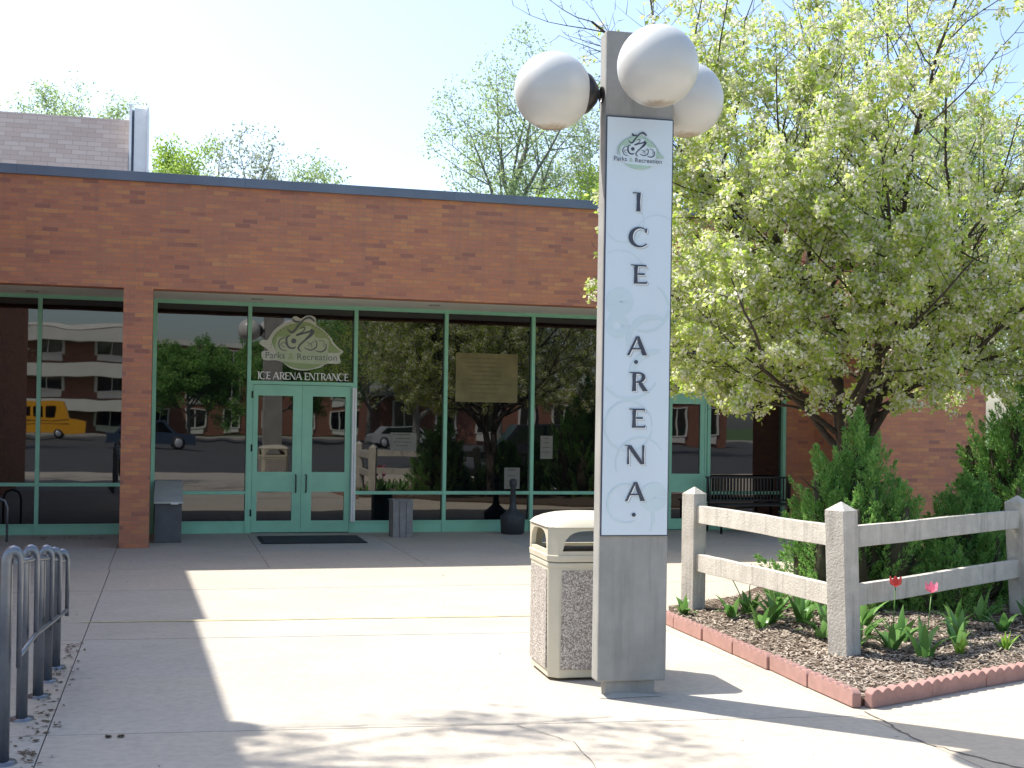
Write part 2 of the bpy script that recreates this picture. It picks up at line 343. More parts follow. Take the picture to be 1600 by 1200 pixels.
def slabs():
    me_v = []; me_f = []; tones = []
    ys = [0.0, -2.55, -4.35, -6.1, -8.07, -8.9, -10.38, -11.87, -13.7, -15.6, -17.6, -20.15]
    sl = [0, 0, -0.01, -0.03, -0.07, -0.075, -0.09, -0.10, -0.06, -0.03, 0, 0]
    xs_top = [-14, -9, -6, -3.3, -0.62, 1.12, 2.93, 4.7, 6.5, 8.3, 10.1, 12.2, 15, 20, 28]
    xs_low = [-14, -9, -6, -3.2, -0.6, 3.97, 8.4, 12.2, 15, 20, 28]
    g = 0.0035
    def yl(i, x): return ys[i] + sl[i] * max(-1, min(6, x))
    for i in range(len(ys) - 1):
        xs = xs_top if ys[i] > -4 else xs_low
        for j in range(len(xs) - 1):
            x0, x1 = xs[j] + g, xs[j + 1] - g
            sk = 0.013 * (ys[i] + 8) if (xs is xs_low and xs[j] == -0.6) else 0
            q = [(x0, yl(i + 1, x0) + g), (x1, yl(i + 1, x1) + g), (x1, yl(i, x1) - g), (x0, yl(i, x0) - g)]
            z = random.uniform(-0.0012, 0.0012)
            o = len(me_v); me_v += [(x, y, z) for x, y in q] + [(x, y, -0.05) for x, y in q]
            me_f += [(o, o + 1, o + 2, o + 3)] + [(o + a, o + 4 + a, o + 4 + (a + 1) % 4, o + (a + 1) % 4) for a in range(4)]
            t = random.uniform(0.0, 0.5) + (0.45 if (xs[j] > 3.9 and ys[i] < -8) else 0)
            if ys[i] == -4.35 or ys[i] == -2.55: t += 0.15
            tones += [t] * 8
    me = bpy.data.meshes.new('pavement'); me.from_pydata(me_v, [], me_f)
    a = me.attributes.new('tone', 'FLOAT', 'POINT'); a.data.foreach_set('value', tones)
    me.materials.append(M['concrete']); o = bpy.data.objects.new('pavement', me); C.objects.link(o); o['kind'] = 'structure'
slabs()
# worn yellow line along the old slab edge
b = MB(); prev = None
for k in range(40):
    x0 = -0.66 + k * 0.115; x1 = x0 + 0.115
    y = lambda x: -8.045 - 0.07 * x
    w = 0.045 + random.uniform(-0.012, 0.008)
    b.add([(x0, y(x0) - w, 0.004), (x1, y(x1) - w, 0.004), (x1, y(x1), 0.004), (x0, y(x0), 0.004)], [(0, 1, 2, 3)])
o = b.build('yellow_line', M['yellow']); o['kind'] = 'structure'
# wandering cracks
def crack(pts, w):
    b = MB(); P = []
    for (x0, y0), (x1, y1) in zip(pts[:-1], pts[1:]):
        n = 7
        for k in range(n):
            t = k / n; P.append((x0 + (x1 - x0) * t + random.uniform(-.012, .012), y0 + (y1 - y0) * t + random.uniform(-.012, .012)))
    P.append(pts[-1])
    for i in range(len(P) - 1):
        (x0, y0), (x1, y1) = P[i], P[i + 1]
        d = Vector((x1 - x0, y1 - y0)).normalized(); nx, ny = -d.y * w * random.uniform(.5, 1.2), d.x * w * random.uniform(.5, 1.2)
        b.add([(x0 - nx, y0 - ny, .004), (x1 - nx, y1 - ny, .004), (x1 + nx, y1 + ny, .004), (x0 + nx, y0 + ny, .004)], [(0, 1, 2, 3)])
    return b
cb = crack([(4.03, -12.17), (4.0, -12.5), (3.95, -12.9), (4.05, -13.2), (4.2, -13.6)], 0.008)
c2 = crack([(0.55, -11.9), (1.2, -11.93), (1.9, -12.06), (2.5, -12.0)], 0.003); cb.add(c2.v, c2.f)
c3 = crack([(1.9, -12.1), (2.1, -12.5), (2.05, -13.1)], 0.003); cb.add(c3.v, c3.f)
o = cb.build('pavement_cracks', M['crack']); o['kind'] = 'structure'

# garden bed
bed = [(4.06, -12.05), (5.72, -11.43), (8.0, -10.55), (12.0, -9.0), (16, -7.5), (16, -4.9), (11.5, -4.5), (8.2, -5.1), (6.4, -6.4), (5.3, -7.7), (4.4, -8.2), (4.12, -9.0), (4.10, -10.5)]
def in_poly(x, y, P):
    c = False; j = len(P) - 1
    for i in range(len(P)):
        if (P[i][1] > y) != (P[j][1] > y) and x < (P[j][0] - P[i][0]) * (y - P[i][1]) / (P[j][1] - P[i][1]) + P[i][0]: c = not c
        j = i
    return c
b = MB(); n = len(bed)
cx, cy = 7.6, -8.3
rings = []
for s, z in ((1.0, 0.045), (0.9, 0.06), (0.6, 0.085), (0.25, 0.10)):
    rings.append([(cx + (x - cx) * s, cy + (y - cy) * s, z + random.uniform(-.006, .006)) for x, y in bed])
vs = [(x, y, 0.0) for x, y in bed] + [p for r in rings for p in r] + [(cx, cy, 0.1)]
fs = []
for r in range(4):
    for i in range(n): fs.append((r * n + i, r * n + (i + 1) % n, (r + 1) * n + (i + 1) % n, (r + 1) * n + i))
for i in range(n): fs.append((4 * n + i, 4 * n + (i + 1) % n, 5 * n))
b.add(vs, fs, False); o = b.build('garden_bed', M['soil']); o['kind'] = 'structure'
def bed_s(x, y):
    dx, dy = x - cx, y - cy; best = 9.0
    for i in range(len(bed)):
        x0, y0 = bed[i][0] - cx, bed[i][1] - cy; x1, y1 = bed[(i + 1) % len(bed)][0] - cx, bed[(i + 1) % len(bed)][1] - cy
        ex, ey = x1 - x0, y1 - y0; den = dx * ey - dy * ex
        if abs(den) < 1e-9: continue
        t = (x0 * ey - y0 * ex) / den; u = (x0 * dy - y0 * dx) / den
        if t > 0 and -1e-6 <= u <= 1 + 1e-6: best = min(best, t)
    return min(1.0, 1 / best)
def bed_z(x, y):
    return float(np.interp(bed_s(x, y), [0, .25, .6, .9, 1], [.10, .10, .085, .062, .05]))
V = []; F = []
k = 0
while k < 22000:
    x = rng.uniform(4, 9.5 if k % 3 else 6.5); y = rng.uniform(-12.1, -7.5 if k % 3 else -9)
    if not in_poly(x, y, bed): k += 0; continue
    a = rng.uniform(0, 6.28); L = rng.uniform(.008, .027); w = rng.uniform(.003, .008); t = rng.normal(0, .35); z = bed_z(x, y) + rng.uniform(0, .012)
    dx, dy = math.cos(a), math.sin(a); q = []
    for sx, sy in ((-1, -1), (1, -1), (1, 1), (-1, 1)):
        q.append((x + dx * L * sx - dy * w * sy, y + dy * L * sx + dx * w * sy, z + t * L * sx * .6 + sy * w * rng.uniform(-.5, .5) + 0.004))
    F.append([4 * k, 4 * k + 1, 4 * k + 2, 4 * k + 3]); V += q; k += 1
o = np_mesh('bark_mulch', V, F, M['mulch']); tag(o, 'brown bark mulch chips covering the corner garden bed', 'mulch', kind='stuff')

# dry litter along the left slab edge and at the foot of the left window
V = []; F = []
for k in range(380):
    r = rng.random()
    if r < .55: x, y = -0.66 + rng.normal(0, .05), rng.uniform(-13.5, -9)
    elif r < .8: x, y = rng.uniform(-1.9, -0.75), -0.55 + rng.normal(0, .13)
    else: x, y = rng.uniform(-1.6, 3.6), rng.uniform(-13.5, -.3)
    a = rng.uniform(0, 6.28); L = rng.uniform(.006, .022) * (1.2 if r < .8 else .5); w = L * rng.uniform(.3, .8); dx, dy = math.cos(a), math.sin(a); q = []
    for sx, sy in ((-1, 0), (0, -1), (1, 0), (0, 1)):
        q.append((x + dx * L * sx - dy * w * sy, y + dy * L * sx + dx * w * sy, 0.005 + abs(rng.normal(0, .004))))
    F.append([4 * k, 4 * k + 1, 4 * k + 2, 4 * k + 3]); V += q
for dx_, dy_ in ((-.012, .0), (.05, -.004)):
    for j in range(14):
        a = rng.uniform(0, 6.28); L = .012; x, y = -0.27 + dx_ + rng.normal(0, .006), -11.92 + dy_ + rng.normal(0, .006); b0 = len(V)
        V += [(x + L * math.cos(a), y + L * math.sin(a), .004), (x - L * math.sin(a), y + L * math.cos(a), .012), (x - L * math.cos(a), y - L * math.sin(a), .006), (x + L * math.sin(a), y - L * math.cos(a), .013)]; F.append([b0, b0 + 1, b0 + 2, b0 + 3])
o = np_mesh('leaf_litter', V, F, M['litter']); tag(o, 'dry leaf litter and grit scattered along the pavement edge', 'litter', kind='stuff')

# ------------------------------------------------------------------ arena building
B = thing('arena_building', 'low red brick arena with green framed glass front under a slate blue roof edge', 'building')
def bx(name, mt, x0, x1, y0, y1, z0, z1, parent=B, bevel=0, **kw): return MB().box(x0, x1, y0, y1, z0, z1).build(name, mt, parent, bevel, **kw)
bx('front_wall', M['brick'], -3.14, 12.13, -2.02, -1.75, 3.33, 4.70)
b = MB(); b.box(10.3, 12.13, -2.018, -1.75, 0, 3.33).box(10.302, 10.55, -1.75, -0.02, 0, 3.378).box(9.77, 10.302, -0.02, 0.06, 0, 3.378); b.box(11.86, 12.128, -1.75, 12, 0, 4.69)
b.build('end_wall', M['brick'], B)
bx('pillar', M['brick'], -0.595, -0.232, -2.018, -1.62, 0, 3.33)
b = MB(); b.box(-3.12, 12.17, -2.065, -1.70, 4.70, 4.82).box(11.82, 12.172, -1.70, 12.05, 4.70, 4.82)
for x in (-1.9, 0.9, 3.7, 6.5, 9.3): b.box(x, x + 0.012, -2.069, -2.065, 4.70, 4.822)
b.build('roof_coping', M['coping'], B, 0.006)
bx('soffit', M['soffit'], -3.2, 10.30, -1.75, 0.02, 3.38, 3.42)
for x, y in ((-1.853, -0.45), (1.172, -0.635), (3.72, -0.734), (6.3, -0.8)):
    MB().lathe([(0.0, 3.383), (0.055, 3.383), (0.075, 3.377), (0.085, 3.377), (0.085, 3.381)], 20, Matrix.Translation((x, y, 0))).build('downlight', M['black'], B)
bx('back_wall', M['farbrick'], -14, 11.85, 0.08, 12, 0, 4.45)
bx('flat_roof', M['roofing'], -14, 11.82, -1.74, 12, 4.46, 4.5)
# wing on the left (its shadow covers the forecourt)
def wing_prism(name, mt, y0, y1, z0, z1, off):
    xr = lambda y: -3.19 - .034 * y if y > -4.6 else -3.03 - .033 * (y + 4.7)
    b = MB(); q = [(-6.05 - off, y0), (xr(y0) + off, y0), (xr(y1) + off, y1), (-6.05 - off, y1)]
    b.add([(x, y, z) for z in (z0, z1) for x, y in q], [(3, 2, 1, 0), (4, 5, 6, 7)] + [(i, (i + 1) % 4, 4 + (i + 1) % 4, 4 + i) for i in range(4)])
    return b.build(name, mt, B)
wing_prism('wing_wall', M['brick'], -12.1, -4.62, 0, 6.355, -.04)
wing_prism('wing_wall', M['brick'], -4.598, 0.07, 0, 6.36, -.04)
wing_prism('wing_coping', M['coping'], -4.598, 0.08, 6.36, 6.60, 0)
wing_prism('wing_coping', M['coping'], -12.14, -4.602, 6.36, 6.42, 0)
bx('roof_vent', M['coping'], -3.5, -2.80, -8.68, -8.44, 6.30, 6.52)
# windows: mullions, rails and panes
MX = [-1.781, -0.222, 1.112, 2.672, 4.053, 5.433, 6.83, 8.40, 9.737]
bx('top_rail', M['green'], -3.2, 9.77, -0.048, 0.03, 3.325, 3.379)
for x in MX:
    w = 0.028
    bx('mullion', M['green'], x - w, x + w, -0.062, 0.03, 0, 3.325, bevel=0.003)
PT = 1.15
spans = [(-3.2, -1.809), (-1.753, -0.25), (-0.194, 1.084), (2.70, 4.025), (4.081, 5.405), (5.461, 6.802), (8.428, 9.709)]
for x0, x1 in spans:
    sz = 0.705 if x0 < -0.3 else 0.592
    hz = 0.15 if x0 < -0.3 else 0.176
    bx('sill_rail', M['green'], x0, x1, -0.052, 0.03, sz - 0.024, sz + 0.026, bevel=0.003)
    b = MB(); b.box(x0, x1, -0.044, 0.03, 0, hz - 0.02).box(x0, x1, -0.056, 0.03, hz - 0.02, hz); b.build('base_rail', M['green'], B)
    for z0, z1 in ((hz, sz - 0.024), (sz + 0.026, 3.325)):
        cxp = (x0 + x1) / 2
        T = Matrix.Translation((cxp, 0.0, 0)) @ Matrix.Rotation(R(PT + random.uniform(-.35, .35)), 4, 'Z')
        MB().box((x0 - x1) / 2, (x1 - x0) / 2, 0.0, 0.01, z0, z1, T).build('window_pane', M['glass'], B)
def double_door(X, has_sign):
    PR = lambda x0, x1, y, z0, z1, par: MB().box((x0 - x1) / 2, (x1 - x0) / 2, -.004, .004, z0, z1, Matrix.Translation(((x0 + x1) / 2, y, 0)) @ Matrix.Rotation(R(PT), 4, 'Z')).build('door_glass' if par is not B else 'window_pane', M['glass'], par)
    # jambs and transom
    bx('door_frame', M['green'], X + 0.028, X + 0.062, -0.055, 0.03, 0, 2.185)
    bx('door_frame', M['green'], X + 1.498, X + 1.532, -0.055, 0.03, 0, 2.185)
    bx('door_header', M['green'], X + 0.028, X + 1.532, -0.058, 0.03, 2.185, 2.235)
    PR(X + 0.028, X + 1.532, 0.022, 2.235, 3.325, B)
    for k, (a, g0, g1, hx) in enumerate(((X + 0.066, X + 0.138, X + 0.645, X + 0.70), (X + 0.782, X + 0.932, X + 1.418, X + 0.85))):
        e = a + 0.712 if k == 0 else X + 1.494
        b = MB()
        for r0, r1 in ((0.012, 0.183), (0.608, 0.90), (2.02, 2.178)): b.box(g0, g1, -0.050, -0.008, r0, r1)
        b.box(a, g0, -0.050, -0.008, 0.012, 2.178).box(g1, e, -0.050, -0.008, 0.012, 2.178)
        d = b.build('door', M['green'], B)
        for r0, r1 in ((0.183, 0.608), (0.90, 2.02)):
            PR(g0, g1, -0.026, r0, r1, d)
        hp = [(hx, -0.05, 0.60), (hx, -0.105, 0.62), (hx, -0.105, 0.84), (hx, -0.05, 0.86)]
        MB().tube(hp, 0.011, 8).build('door_handle', M['darkgrey'], d)
        for z in ((0.30, 1.25, 2.03) if k == 0 else (1.0,)):
            xx = a - 0.012
            if k == 0: MB().tube([(xx, -0.064, z - 0.05), (xx, -0.064, z + 0.05)], 0.013, 8).build('hinge', M['black'], d)
double_door(1.112, True)
double_door(6.83, False)
b = MB(); b.box(2.625, 2.655, -0.115, -0.066, 0.16, 2.16).box(2.660, 2.690, -0.11, -0.066, 0.16, 2.16); b.build('white_conduit', M['white_paint'], B, 0.006)
# shingled upper roof and white fin behind
b = MB(); b.add([(-14, 5.6, 4.3), (-0.89, 5.6, 4.3), (-0.89, 8.0, 7.72), (-14, 8.0, 7.66), (-14, 9, 4.3), (-0.89, 9, 4.3)], [(0, 1, 2, 3), (1, 5, 2), (0, 3, 4), (3, 2, 5, 4)])
b.build('shingle_roof', M['shingle'], B)
b = MB(); b.box(-0.885, -0.84, 7.45, 8.3, 4.4, 7.93).box(-0.79, -0.55, 7.6, 8.3, 4.4, 7.88).box(-0.545, -0.51, 7.5, 8.3, 4.4, 7.89); b.build('roof_fin', M['white_paint'], B)
bx('fin_channel', M['coping'], -0.84, -0.79, 7.7, 8.3, 4.4, 7.86)

# ------------------------------------------------------------------ lettering glyphs (flared capitals)
def rib2(pts, ws, sub=6):
    P = [Vector(p) for p in pts]; out = []; W = []
    n = len(P)
    for i in range(n - 1):
        p0, p1, p2, p3 = P[max(i - 1, 0)], P[i], P[i + 1], P[min(i + 2, n - 1)]
        for k in range(sub):
            t = k / sub
            out.append(0.5 * ((2 * p1) + (-p0 + p2) * t + (2 * p0 - 5 * p1 + 4 * p2 - p3) * t * t + (-p0 + 3 * p1 - 3 * p2 + p3) * t ** 3))
            W.append(ws[i] * (1 - t) + ws[i + 1] * t)
    out.append(P[-1]); W.append(ws[-1])
    quads = []
    L = []; Rr = []
    for i, p in enumerate(out):
        d = (out[min(i + 1, len(out) - 1)] - out[max(i - 1, 0)]); d = d.normalized() if d.length > 1e-9 else Vector((1, 0))
        nn = Vector((-d.y, d.x)) * W[i] / 2; L.append(p + nn); Rr.append(p - nn)
    return [[tuple(L[i]), tuple(Rr[i]), tuple(Rr[i + 1]), tuple(L[i + 1])] for i in range(len(out) - 1)]
def arc(cx, cy, rx, ry, a0, a1, n=14): return [(cx + rx * math.cos(R(a0 + (a1 - a0) * k / n)), cy + ry * math.sin(R(a0 + (a1 - a0) * k / n))) for k in range(n + 1)]
def glyph(ch):   # list of strokes, each a list of quads/polys in unit cap height
    S = []
    poly = lambda *p: S.append([list(p)])
    if ch == 'I':
        poly((-.06, 0), (.13, 0), (.10, .5), (.13, 1), (-.06, 1), (-.04, .5)); poly((-.06, 1), (-.06, .93), (-.22, .95), (-.22, 1)); w = .2
    if ch in 'E':
        poly((-.24, 0), (-.06, 0), (-.09, .5), (-.06, 1), (-.24, 1), (-.22, .5)); poly((-.24, 1), (-.24, .93), (-.38, .96), (-.38, 1))
        poly((-.06, 0), (.34, 0), (.36, .16), (.32, .09), (-.07, .08)); poly((-.08, .47), (.24, .46), (.24, .56), (-.08, .55)); poly((-.06, .92), (.28, .91), (.33, .84), (.31, 1), (-.06, 1)); w = .7
    if ch == 'C':
        pts = arc(.06, .5, .42, .50, 48, 318, 20); n = len(pts)
        S.append(rib2(pts, [.05 + .14 * math.sin(math.pi * min(1, i / (n - 1) * 1.0)) ** 2 for i in range(n)], 2)); w = .85
        poly((.29, .78), (.37, .74), (.39, .97), (.35, .97))
    if ch == 'A':
        poly((-.44, 0), (-.34, 0), (.00, .86), (.04, 1), (-.04, 1)); poly((.04, 1), (.00, .80), (.26, 0), (.47, 0), (.10, 1)); poly((-.24, .30), (.19, .30), (.165, .38), (-.21, .38)); w = .9
    if ch == 'R':
        poly((-.26, 0), (-.08, 0), (-.10, .5), (-.08, 1), (-.26, 1), (-.24, .5)); poly((-.26, 1), (-.26, .93), (-.40, .96), (-.40, 1))
        S.append(rib2([(-.08, .955), (.08, .95), (.22, .86), (.25, .72), (.18, .56), (.05, .49), (-.09, .48)], [.09, .09, .14, .17, .13, .09, .08], 5))
        poly((-.01, .46), (.18, .46), (.46, 0), (.24, 0)); w = .8
    if ch == 'N':
        poly((-.38, 0), (-.29, 0), (-.31, .5), (-.31, 1), (-.38, 1), (-.365, .5)); poly((-.38, 1), (-.38, .94), (-.50, .97), (-.50, 1))
        poly((-.31, 1), (-.31, .82), (.24, 0), (.30, 0), (.30, .18), (-.20, 1)); poly((.30, 0), (.40, 0), (.38, .5), (.40, 1), (.30, 1), (.315, .5)); w = .95
    if ch == 'T':
        poly((-.09, 0), (.09, 0), (.07, .5), (.075, .91), (-.075, .91), (-.07, .5)); poly((-.38, .91), (.38, .91), (.40, 1), (-.40, 1)); w = .78
    return S, w
def draw_glyph(b, ch, x, z, h, T, y0, dx=1.0):
    S, w = glyph(ch)
    for k, st in enumerate(S):
        for q in st:
            b.prism([(x + px * h * dx, z + pz * h) for px, pz in q], -y0 - 0.0004 * k, 0, T)
    return w * h * dx
# window lettering and emblem on the transom glass
lt = MB(); x = 1.235
widths = {'I': .30, 'C': .82, 'E': .66, 'A': .86, 'R': .74, 'N': .86, 'T': .72, ' ': .30}
s = 'ICE ARENA ENTRANCE'; h = 0.108; tot = sum(widths[c] for c in s) * h; kx = (2.575 - 1.235) / tot
Tl = Matrix.Translation((0, -0.0015, 0))
for ch in s:
    w = widths[ch] * h * kx
    if ch != ' ': draw_glyph(lt, ch, x + w / 2, 2.262, h, Tl, 0.002, kx * 0.98)
    x += w
lt.build('entrance_lettering', M['decal_text'], B)

def emblem(parent, T, unit, mats, outline=True):
    """T maps local (x, y, z); unit = metres per design unit. Design units follow a 1371 x 1200 sheet, origin at its centre (620, 480)."""
    U = lambda p: ((p[0] - 620) * unit, (480 - p[1]) * unit)
    def fill(name, pts, depth, m, sub=5, close=True):
        P = [Vector(p) for p in pts]; n = len(P); out = []
        for i in range(n):
            p0, p1, p2, p3 = P[i - 1], P[i], P[(i + 1) % n], P[(i + 2) % n]
            for k in range(sub):
                t = k / sub; out.append(0.5 * ((2 * p1) + (-p0 + p2) * t + (2 * p0 - 5 * p1 + 4 * p2 - p3) * t * t + (-p0 + 3 * p1 - 3 * p2 + p3) * t ** 3))
        return MB().prism([U(p) for p in out], -depth, 0, T).build(name, m, parent)
    def stroke(b, pts, ws, depth, sub=5):
        for q in rib2([U(p) for p in pts], [w * unit for w in ws], sub): b.prism(q, -depth, 0, T)
    em = None
    if outline:
        em = fill('emblem', [(70, 500), (110, 455), (170, 455), (190, 430), (260, 320), (370, 235), (480, 200), (490, 150), (540, 132), (600, 160), (660, 125), (730, 115), (795, 150), (805, 235), (900, 300), (1000, 400), (1035, 460), (1100, 530), (1165, 575), (1130, 615), (1115, 640), (1120, 735), (950, 745), (850, 800), (650, 840), (480, 815), (330, 720), (130, 715), (105, 610), (190, 590), (120, 540)], 0.0022, mats['white'])
        parent = em
    fill('green_oval', [(230, 470), (290, 350), (400, 265), (520, 225), (680, 205), (830, 270), (940, 360), (1010, 470), (1090, 545), (1130, 585), (1050, 600), (900, 600), (960, 640), (900, 750), (760, 810), (620, 822), (480, 795), (360, 720), (300, 620)], 0.0030, mats['green'])
    fill('pale_band', [(280, 620), (300, 420), (420, 400), (700, 250), (800, 400), (960, 420), (960, 600), (960, 740), (640, 745), (330, 715)], 0.0036, mats['pale'])
    b = MB()
    stroke(b, [(425, 300), (470, 340), (510, 335), (570, 250), (650, 165), (720, 145), (780, 195)], [10, 26, 30, 26, 24, 34, 16], 0.0044)
    stroke(b, [(500, 165), (515, 195), (560, 205), (590, 190)], [14, 30, 26, 10], 0.0046)
    stroke(b, [(590, 290), (650, 275), (630, 330), (545, 380), (640, 350), (720, 325), (755, 300)], [10, 16, 14, 22, 22, 26, 44], 0.0048)
    stroke(b, [(760, 305), (740, 360), (660, 440), (590, 510), (575, 560), (610, 590)], [44, 46, 24, 22, 24, 10], 0.0050)
    stroke(b, [(430, 590), (350, 570), (318, 500), (345, 435), (410, 418)], [6, 14, 16, 14, 8], 0.0052)
    stroke(b, [(400, 545), (345, 510), (380, 480), (410, 500)], [6, 8, 8, 6], 0.0054)
    stroke(b, [(470, 385), (425, 410), (420, 480), (450, 540), (510, 552), (540, 530)], [10, 22, 28, 24, 22, 10], 0.0056)
    stroke(b, [(650, 540), (730, 570), (800, 535), (815, 470), (790, 430)], [8, 16, 16, 12, 8], 0.0058)
    stroke(b, [(680, 470), (740, 490), (750, 540)], [6, 7, 6], 0.0060); stroke(b, [(700, 520), (770, 460), (800, 470)], [5, 6, 5], 0.0062)
    stroke(b, [(800, 575), (870, 590), (930, 550), (935, 480)], [8, 18, 20, 10], 0.0064); stroke(b, [(830, 440), (900, 450), (905, 530)], [6, 8, 6], 0.0066)
    b.prism([U(p) for p in arc(512, 457, 34, 34, 0, 360, 14)[:-1]], -0.0068, 0, T)
    b.build('figure_line', mats['ink'], parent)
    b = MB()
    for k in range(24):
        a = 178 - k * 7.2
        if 80 < a < 112: continue
        px, py = 620 + 400 * math.cos(R(a)), 560 - 330 * math.sin(R(a))
        stroke(b, [(px - 5, py + 8), (px + 5, py - 8)], [9, 6], 0.0042, 1)
    b.build('rim_lettering', mats['ink'], parent)
    Tt = T @ Matrix.Translation((U((275, 0))[0], -0.0052, U((0, 690))[1]))
    text_mesh('emblem_lettering', 'Parks', 118 * unit, mats['ink'], parent, Tt, 0.0005, 1.05, 0.95, 0.0)
    Tt = T @ Matrix.Translation((U((820, 0))[0], -0.0052, U((0, 700))[1]))
    text_mesh('emblem_lettering', 'Recreation', 118 * unit, mats['ink'], parent, Tt, 0.0005, 1.05, 0.97, 0.0)
    Tt = T @ Matrix.Translation((U((480, 0))[0], -0.0056, U((0, 700))[1]))
    text_mesh('emblem_lettering', '&', 120 * unit, mats['green'], parent, Tt, 0.0005, 1, 1)
emblem(B, Matrix.Translation((1.875, -0.0015, 2.81)), 0.00113, dict(white=M['decal_white'], green=M['decal_green'], pale=M['decal_lightgreen'], ink=M['decal_ink']))

# posters taped on the glass
def poster(name, x0, x1, z0, z1, label, m_, lines, group):
    xm = (x0 + x1) / 2; xc = 3.3625 if xm < 4.05 else (4.743 if xm < 5.43 else 6.1315)
    t = thing(name, label, 'poster', (xm, (xm - xc) * math.tan(R(PT)), z0), R(PT), group)
    w = (x1 - x0) / 2
    MB().box(-w, w, -0.006, -0.003, 0, z1 - z0).build('sheet', M[m_], t)
    b = MB()
    for k in range(lines):
        zz = (z1 - z0) * (0.9 - 0.8 * k / max(1, lines)); l = w * random.uniform(.4, .85)
        b.box(-l, l * random.uniform(.6, 1), -0.0075, -0.0062, zz - 0.008, zz + 0.004)
    b.build('printed_text', mat('faded_print_' + name, (0.15, 0.115, 0.06) if m_ == 'poster' else (0.10, 0.09, 0.09), 0.8, .3, 5, 0), t)
poster('window_poster', 4.212, 5.20, 1.985, 2.735, 'large square yellowed poster taped inside the third window from the doors', 'poster', 9, 'notices on the glass')
poster('paper_notice', 5.58, 5.78, 1.12, 1.48, 'small pale notice on the window beside the sign pylon', 'paper', 4, 'notices on the glass')
poster('paper_notice', 5.01, 5.26, 0.65, 0.98, 'low grey notice on the glass above the ash receptacle', 'paper', 3, 'notices on the glass')
poster('paper_notice', 3.22, 3.62, 1.22, 1.50, 'wide pale notice on the window right of the entrance doors', 'paper', 4, 'notices on the glass')

# ------------------------------------------------------------------ small things by the glass
t = thing('door_mat', 'long dark ribbed door mat in front of the green double doors', 'mat', (1.94, -1.16, 0))
MB().prism([(-.72, .003), (.72, .003), (.70, .016), (-.70, .016)], -.52, .52).build('rubber_pad', M['mat'], t)
b = MB()
for k in range(34): x = -.66 + k * .04; b.box(x, x + .018, -.48, .48, .016, .020)
b.build('ribs', M['darkgrey'], t)
t = thing('storage_bin', 'tall narrow grey storage bin with sloping pale lid beside the brick pillar', 'bin', (0.006, 0, 0))
b = MB(); b.prism([(-1.35, 0.0), (-0.09, 0.0), (-0.09, 0.745), (-1.35, 0.525)], -0.175, 0.175, Matrix.Rotation(R(90), 4, 'Z') @ Matrix.Identity(4))
b.build('body', M['bin'], t, 0.008)
b = MB(); b.prism([(-1.38, 0.522), (-0.08, 0.746), (-0.08, 0.775), (-1.38, 0.552)], -0.19, 0.19, Matrix.Rotation(R(90), 4, 'Z')); b.build('lid', M['binlid'], t, 0.006)
MB().box(0.03, 0.13, -1.392, -1.381, 0.515, 0.535).build('latch', M['white_paint'], t)
t = thing('wooden_box', 'small weathered grey wooden box standing by the window right of the doors', 'box', (3.262, -0.78, 0), R(3))
b = MB()
for k in range(3): x = -.145 + k * .098; b.box(x, x + .093, -.14, -.12, 0, .52); b.box(x, x + .093, .12, .14, 0, .52)
for k in range(3): y = -.118 + k * .08; b.box(-.145, -.125, y, y + .076, 0, .52); b.box(.125, .145, y, y + .076, 0, .52)
b.build('boards', M['greywood'], t, .003); MB().box(-.155, .155, -.15, .15, .52, .545).build('lid', M['greywood'], t, .004)
t = thing('ash_receptacle', 'dark flared smoking receptacle with narrow neck at the foot of the window', 'ash bin', (5.03, -0.46, 0))
MB().lathe([(0, 0), (.15, 0), (.175, .02), (.19, .24), (.185, .27), (.12, .32), (.06, .38), (.045, .46)], 24).build('base', M['darkgrey'], t)
MB().lathe([(.045, .46), (.038, .70), (.055, .72), (.055, .80), (.03, .83), (0, .83)], 20).build('neck', M['darkgrey'], t)
t = thing('slatted_bench', 'black slatted metal bench under the far window behind the fence', 'bench', (9.0, -0.55, 0))
b = MB()
for k in range(6): b.box(-.75, .75, -.26 + k * .085, -.20 + k * .085, .43, .45)
b.build('seat', M['black'], t)
b = MB()
for k in range(26): x = -.73 + k * .058; b.box(x, x + .02, .26, .275, .50, .84)
b.box(-.75, .75, .255, .28, .84, .87).box(-.75, .75, .255, .28, .47, .50); b.build('backrest', M['black'], t)
for sx in (-.7, .7):
    MB().tube([(sx, -.24, 0), (sx, -.24, .43), (sx, .24, .43), (sx, .30, .86)], .02, 8).tube([(sx, .24, .43), (sx, .30, 0)], .02, 8).build('leg', M['black'], t)

# ------------------------------------------------------------------ sign pylon with globe lamps
th = R(-2.6)
P = thing('sign_pylon', 'tall concrete pylon with pale blue ICE ARENA sign and white globe lamps', 'sign', (2.80, -11.52, 0), th)
ox = -0.0
MB().box(-.224, .224, 0.0, .135, .095, 4.14).build('column', M['pylon'], P, 0.012)
b = MB(); b.box(-.165, .160, .03, .12, -.01, .095); b.build('footing', M['pylon'], P, .008)
b = MB(); b.add([(-.21, -.01, .003), (-.17, -.035, .003), (.02, -.02, .003), (.19, -.01, .003), (.22, .1, .003), (.1, .18, .003), (-.20, .16, .003), (-.08, .06, .03)], [(0, 1, 7), (1, 2, 7), (2, 3, 7), (3, 4, 7), (4, 5, 7), (5, 6, 7), (6, 0, 7)]); b.build('mortar_pad', M['concrete'], P)
MB().box(-.222, .218, -.012, 0, .998, 3.604).build('sign_frame', M['ink'], P)
pan = MB().box(-.214, .210, -.016, -.012, 1.006, 3.596).build('sign_panel', M['panel'], P)
b = MB(); k = 0
